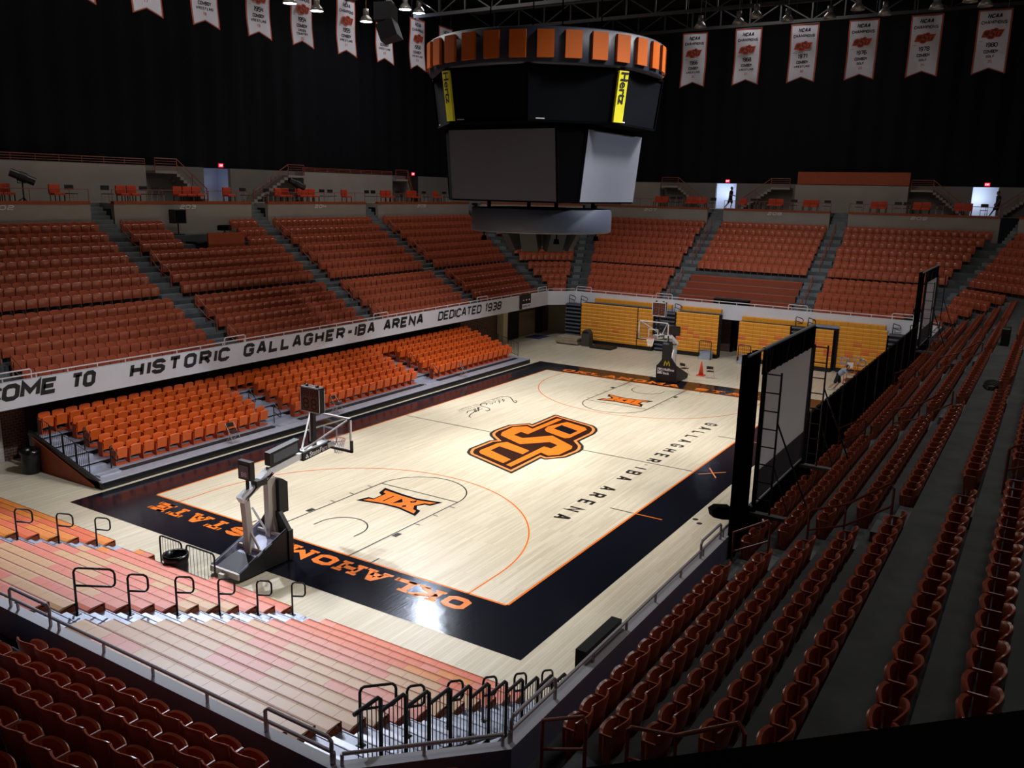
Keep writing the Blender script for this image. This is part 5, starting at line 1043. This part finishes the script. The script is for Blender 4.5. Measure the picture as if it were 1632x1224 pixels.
def bay(p, label, lit, big=1.0):
    o = thing('roof_lamp', label, 'lamp', p, 0, 'bell-shaped roof lamps'); r = .4*big
    m = MB(); m.lathe([(.0, .75*big), (.16*big, .75*big), (.18*big, .35*big), (0, .35*big)], n=16); m.tube([(0, 0, .7), (0, 0, max(1.0, 26.4-p[2]))], .02, 6); m.build('housing', DULL if not lit else REFL, o, True)
    m = MB(); m.lathe([(.18*big, .36*big), (r*.8, .2*big), (r, 0), (r*.96, 0.0), (r*.75, .18*big), (.15*big, .33*big)], n=24); m.build('reflector', REFL, o, True)
    m = MB(); m.lathe([(0, .02), (r*.9, .02)], n=20) if lit else m.lathe([(0, .14), (.09, .12), (.13, .2), (.1, .3), (0, .32)], n=12); m.build('bulb', LIT if lit == 1 else LITB if lit == 2 else mat('bulb_off', (190, 190, 185), .3), o)
for i, p in enumerate(((4.25, 19.1, 21.0), (6.5, 19.25, 21.0), (10.25, 18.8, 21.0))): bay(p, 'lit bell-shaped roof lamp among the left banners, %s from left' % ordn(i), 1)
for i, p in enumerate(((16.9, 22.6, 23.4), (18.4, 22.35, 23.4), (19.9, 22.3, 23.4))): bay(p, 'bright bluish roof lamp in the cluster left of the scoreboard, %s from left' % ordn(i), 2, 1.15)
for i, (u, w) in enumerate(((1116, 44), (1177, 38), (1205, 28), (1255, 34), (1322, 30), (1367, 16), (1410, 24), (1492, 14), (1546, 3), (1570, 10))):
    d = (Vector(((u-816)/FPX, (612-w)/FPX, 0))); R_ = AX[0]*d.x+AX[1]*d.y+AX[2]; t = (21.9-CAM.z)/R_.z; bay(tuple(CAM+R_*t), 'unlit bell-shaped roof lamp above the right-hand banners, %s from left' % ordn(i), 0)
TR = mat('truss_grey', (30, 30, 33), .6)
def truss(a, b, label, h=1.3):
    o = thing('roof_truss', label, 'truss', ((a[0]+b[0])/2, (a[1]+b[1])/2, a[2]), group='grey steel roof trusses'); L = L_(o); a, b = Vector(a)-L, Vector(b)-L; n = int((b-a).length/2.2); up = Vector((0, 0, h))
    m = MB(); m.bar(a, b, .22); m.bar(a+up, b+up, .22); m.build('chord', TR, o); m = MB()
    for i in range(n): p, q = a+(b-a)*i/n, a+(b-a)*(i+1)/n; m.bar(p, p+up, .1); m.bar(p if i % 2 else p+up, q+up if i % 2 else q, .08)
    m.build('web', TR, o)
for i, x in enumerate((12, 19, 26, 33)): truss((x, -22, 22.9+.1*i), (x, 22, 22.9+.1*i), 'grey steel roof truss across the hall, %s of four from the scoreboard outwards' % ordn(i))
def cluster(c, rz, label):
    o = thing('speaker_cluster', label, 'speaker', c, rz, 'hanging speaker clusters')
    for i in range(2): t = -.35*i; m = MB(); R_ = Matrix.Rotation(t, 3, 'X'); off = Vector((0, -.35*i*i*.5, -.85*i)); m.hexa([R_ @ Vector(p)+off for p in ((-.85, -.45, -.4), (.85, -.45, -.4), (.6, .45, -.4), (-.6, .45, -.4), (-.85, -.45, .4), (.85, -.45, .4), (.6, .45, .4), (-.6, .45, .4))]); m.build('cabinet', mat('cabinet_grey', (30, 32, 38), .5), o)
    m = MB(); m.tube([(0, 0, .4), (0, 0, 6)], .04, 6); m.build('hanger', BLK, o)
cluster((2.0, 10.3, 19.4), .5, 'dark hanging speaker cluster in front of the left banners'); cluster((11.2, -5.2, 22.0), -.6, 'dark hanging speaker cluster at the top edge right of the scoreboard')

# ------------------------------------------------------------------ people
SKIN = mat('skin', (196, 150, 120), .6)
def capsule(m, a, b, ra, rb, n=10):
    a, b = Vector(a), Vector(b); d = (b-a).normalized(); ref = Vector((0, 1, 0)) if abs(d.y) < .9 else Vector((1, 0, 0)); x = d.cross(ref).normalized(); y = d.cross(x); rings = []
    for k in range(5): t = -PI/2+PI/2*k/4; rings.append((a+d*ra*math.sin(t), ra*math.cos(t)+1e-4))
    for k in range(5): t = PI/2*k/4; rings.append((b+d*rb*math.sin(t), rb*math.cos(t)+1e-4))
    vs = [c+x*r*math.cos(2*PI*i/n)+y*r*math.sin(2*PI*i/n) for c, r in rings for i in range(n)]; m.add(vs, [(j*n+i, j*n+(i+1) % n, (j+1)*n+(i+1) % n, (j+1)*n+i) for j in range(9) for i in range(n)])
def remesh(o, vox=.022):
    md = o.modifiers.new('weld', 'REMESH'); md.mode = 'VOXEL'; md.voxel_size = vox; md.use_smooth_shade = True
    s = o.modifiers.new('soft', 'SMOOTH'); s.iterations = 6; s.factor = .5
def person(label, loc, rz, J, top, legs, hair=(30, 24, 20), skin=SKIN):
    o = thing('person', label, 'person', loc, rz); m = MB(); c = lambda a, b, ra, rb: capsule(m, J[a], J[b], ra, rb)
    V_ = lambda k: Vector(J[k])
    c('pelvis', 'chest', .135, .15); c('chest', 'neck', .14, .06); c('neck', 'head', .055, .06); capsule(m, V_('head')+Vector((0, 0, -.02)), V_('head')+Vector((.015, 0, .06)), .085, .1)
    f = (V_('nose')-V_('head')).normalized() if 'nose' in J else Vector((1, 0, 0)); capsule(m, V_('head')+f*.085, V_('head')+f*.115+Vector((0, 0, -.02)), .014, .018); capsule(m, V_('head')+f*.05+Vector((0, 0, -.075)), V_('head')+f*.07+Vector((0, 0, -.08)), .04, .035)
    for s in 'lr':
        sh = 1 if s == 'l' else -1; c('chest', s+'sho', .12, .075); c(s+'sho', s+'elb', .062, .048); c(s+'elb', s+'wri', .046, .032); c('pelvis', s+'hip', .12, .1); c(s+'hip', s+'kne', .095, .062); c(s+'kne', s+'ank', .062, .042); capsule(m, V_(s+'ank')+Vector((0, 0, -.03)), V_(s+'toe'), .045, .038)
        capsule(m, V_('head')+Vector((0, .095*sh, -.01)), V_('head')+Vector((-.01, .1*sh, .03)), .018, .02)
        w_ = V_(s+'wri'); d = (w_-V_(s+'elb')).normalized(); sd = d.cross(Vector((0, 1, 0)));
        if sd.length < .2: sd = Vector((0, 0, 1))
        sd.normalize(); capsule(m, w_, w_+d*.085, .034, .04)
        for i, ln in enumerate((.07, .085, .08, .062)): b = w_+d*.1+sd*(.03-.02*i); capsule(m, b, b+d*ln+Vector((0, 0, -.015)), .0105, .009, 6)
        capsule(m, w_+d*.04+sd*.035, w_+d*.085+sd*.075, .013, .011, 6)
    b = m.build('body', skin, o); remesh(b, .014)
    m = MB(); capsule(m, V_('pelvis')+Vector((0, 0, .02)), V_('chest'), .155, .172); capsule(m, V_('chest'), V_('neck')*.75+V_('chest')*.25, .165, .09)
    for s in 'lr': capsule(m, V_('chest'), V_(s+'sho'), .135, .09); capsule(m, V_(s+'sho'), V_(s+'sho')*.45+V_(s+'elb')*.55, .08, .075)
    remesh(m.build('shirt', top, o), .02)
    m = MB(); capsule(m, V_('pelvis')+Vector((0, 0, .05)), V_('pelvis'), .155, .15)
    for s in 'lr': capsule(m, V_('pelvis'), V_(s+'hip'), .135, .125); capsule(m, V_(s+'hip'), V_(s+'hip')*.1+V_(s+'kne')*.9, .12, .105)
    remesh(m.build('shorts', legs, o), .02)
    m = MB(); capsule(m, V_('head')+Vector((-.02, 0, .04))-f*.0, V_('head')+Vector((-.015, 0, .075)), .098, .1); remesh(m.build('hair', mat('hair_%d' % hair[0], hair, .8), o), .016)
    m = MB()
    for s in 'lr': capsule(m, V_(s+'ank')+Vector((-.03, 0, -.035)), V_(s+'toe')+Vector((.01, 0, 0)), .055, .046)
    remesh(m.build('shoes', mat('shoe_white', (210, 210, 208), .6), o), .016)
    return o
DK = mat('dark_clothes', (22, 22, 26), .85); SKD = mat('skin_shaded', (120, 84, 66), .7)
walk = dict(pelvis=(0, 0, .95), chest=(.03, 0, 1.32), neck=(.04, 0, 1.5), head=(.06, 0, 1.66), nose=(1, 0, 1.66), lsho=(.03, .17, 1.43), lelb=(.0, .21, 1.16), lwri=(.22, .16, 1.1), rsho=(.03, -.17, 1.43), relb=(-.02, -.22, 1.16), rwri=(.22, -.17, 1.12), lhip=(0, .09, .9), lkne=(.1, .09, .5), lank=(.05, .09, .09), ltoe=(.2, .09, .04), rhip=(0, -.09, .9), rkne=(-.12, -.09, .52), rank=(-.42, -.09, .14), rtoe=(-.3, -.09, .04))
person('person in dark clothes and shorts walking in the bright upper doorway', sp('far', 4.75, 13.3, 10.0), -PI/2, walk, DK, DK, (16, 14, 14), SKD)
stand = dict(walk); stand.update(chest=(.0, 0, 1.33), lkne=(.05, .1, .5), lank=(-.02, .12, .09), ltoe=(.13, .13, .04), rkne=(.18, -.1, .52), rank=(.42, -.12, .09), rtoe=(.56, -.12, .04), lwri=(.12, .2, .95), rwri=(.1, -.2, .95))
person('person in dark clothes standing in shadow right of the right-hand bright doorway', sp('far', -14.9, 12.6, 10.0), PI/2+.4, stand, mat('dark_blue_clothes', (24, 28, 42), .85), DK, (20, 16, 14), SKD)
bend = dict(pelvis=(0, 0, .93), chest=(.24, 0, 1.22), neck=(.37, 0, 1.35), head=(.47, 0, 1.44), nose=(1.3, 0, 1.2), lsho=(.3, .18, 1.3), lelb=(.5, .24, 1.08), lwri=(.72, .2, 1.05), rsho=(.3, -.18, 1.3), relb=(.52, -.22, 1.1), rwri=(.72, -.18, 1.05), lhip=(-.02, .1, .88), lkne=(.05, .1, .5), lank=(-.22, .1, .09), ltoe=(-.06, .1, .04), rhip=(-.02, -.1, .88), rkne=(-.15, -.1, .48), rank=(-.5, -.1, .12), rtoe=(-.36, -.1, .04))
person('person in grey shirt and black shorts leaning forward to push a cart', (19.7, -9.05, 0), -PI/2, bend, mat('shirt_grey', (158, 168, 186), .85), mat('shorts_black', (18, 20, 28), .85), (60, 36, 24))
ORT = mat('cart_red', (206, 92, 60), .45); CLR = mat('wrap_clear', (222, 206, 200), .2, trans=.55)
def cart(x, y, label, seed):
    o = thing('wrapped_cart', label, 'cart', (x, y, 0), group='wheeled carts carrying clear wrapped bundles'); RG = random.Random(seed); m = MB()
    for a in (-.4, .4):
        for b in (-.3, .3): m.tube([(a, b, .08), (a, b, 1.15)], .022, 6)
    for z in (.25, .7, 1.1): m.tube([(-.4, -.3, z), (.4, -.3, z), (.4, .3, z), (-.4, .3, z)], .018, 6, True)
    m.build('frame', ORT, o); m = MB(); m.box(-.38, .38, -.28, .28, .68, .71); m.box(-.38, .38, -.28, .28, .24, .27); m.build('shelf', mat('shelf_brown', (120, 66, 44), .6), o)
    for a in (-.4, .4): m = MB(); [m.lathe([(0, -.02), (.06, -.02), (.06, .02), (0, .02)], (a, b, .06), 10) for b in (-.3, .3)]; m.build('wheel', BLK, o)
    m = MB()
    for i in range(7):
        c = Vector((RG.uniform(-.35, .3), RG.uniform(-.6, .6), RG.uniform(1.3, 1.5))); P = []; 
        for k in range(10): a = 2*PI*k/10; P.append(c+Vector((.05*math.sin(a*2), .22*math.cos(a), .2*math.sin(a))))
        m.tube(P, .035, 7, True)
    m.build('wrapped_bundle', CLR, o); MB().box(-.43, -.41, -.17, .17, 1.05, 1.38).build('white_sign', mat('paper_white', (235, 225, 235), .6), o)
cart(22.19, -9.24, 'orange-red cart with white sign and clear bundles beside the bending person', 1); cart(26.59, -9.87, 'orange-red cart with white sign standing farther back by the folded bleacher', 2)
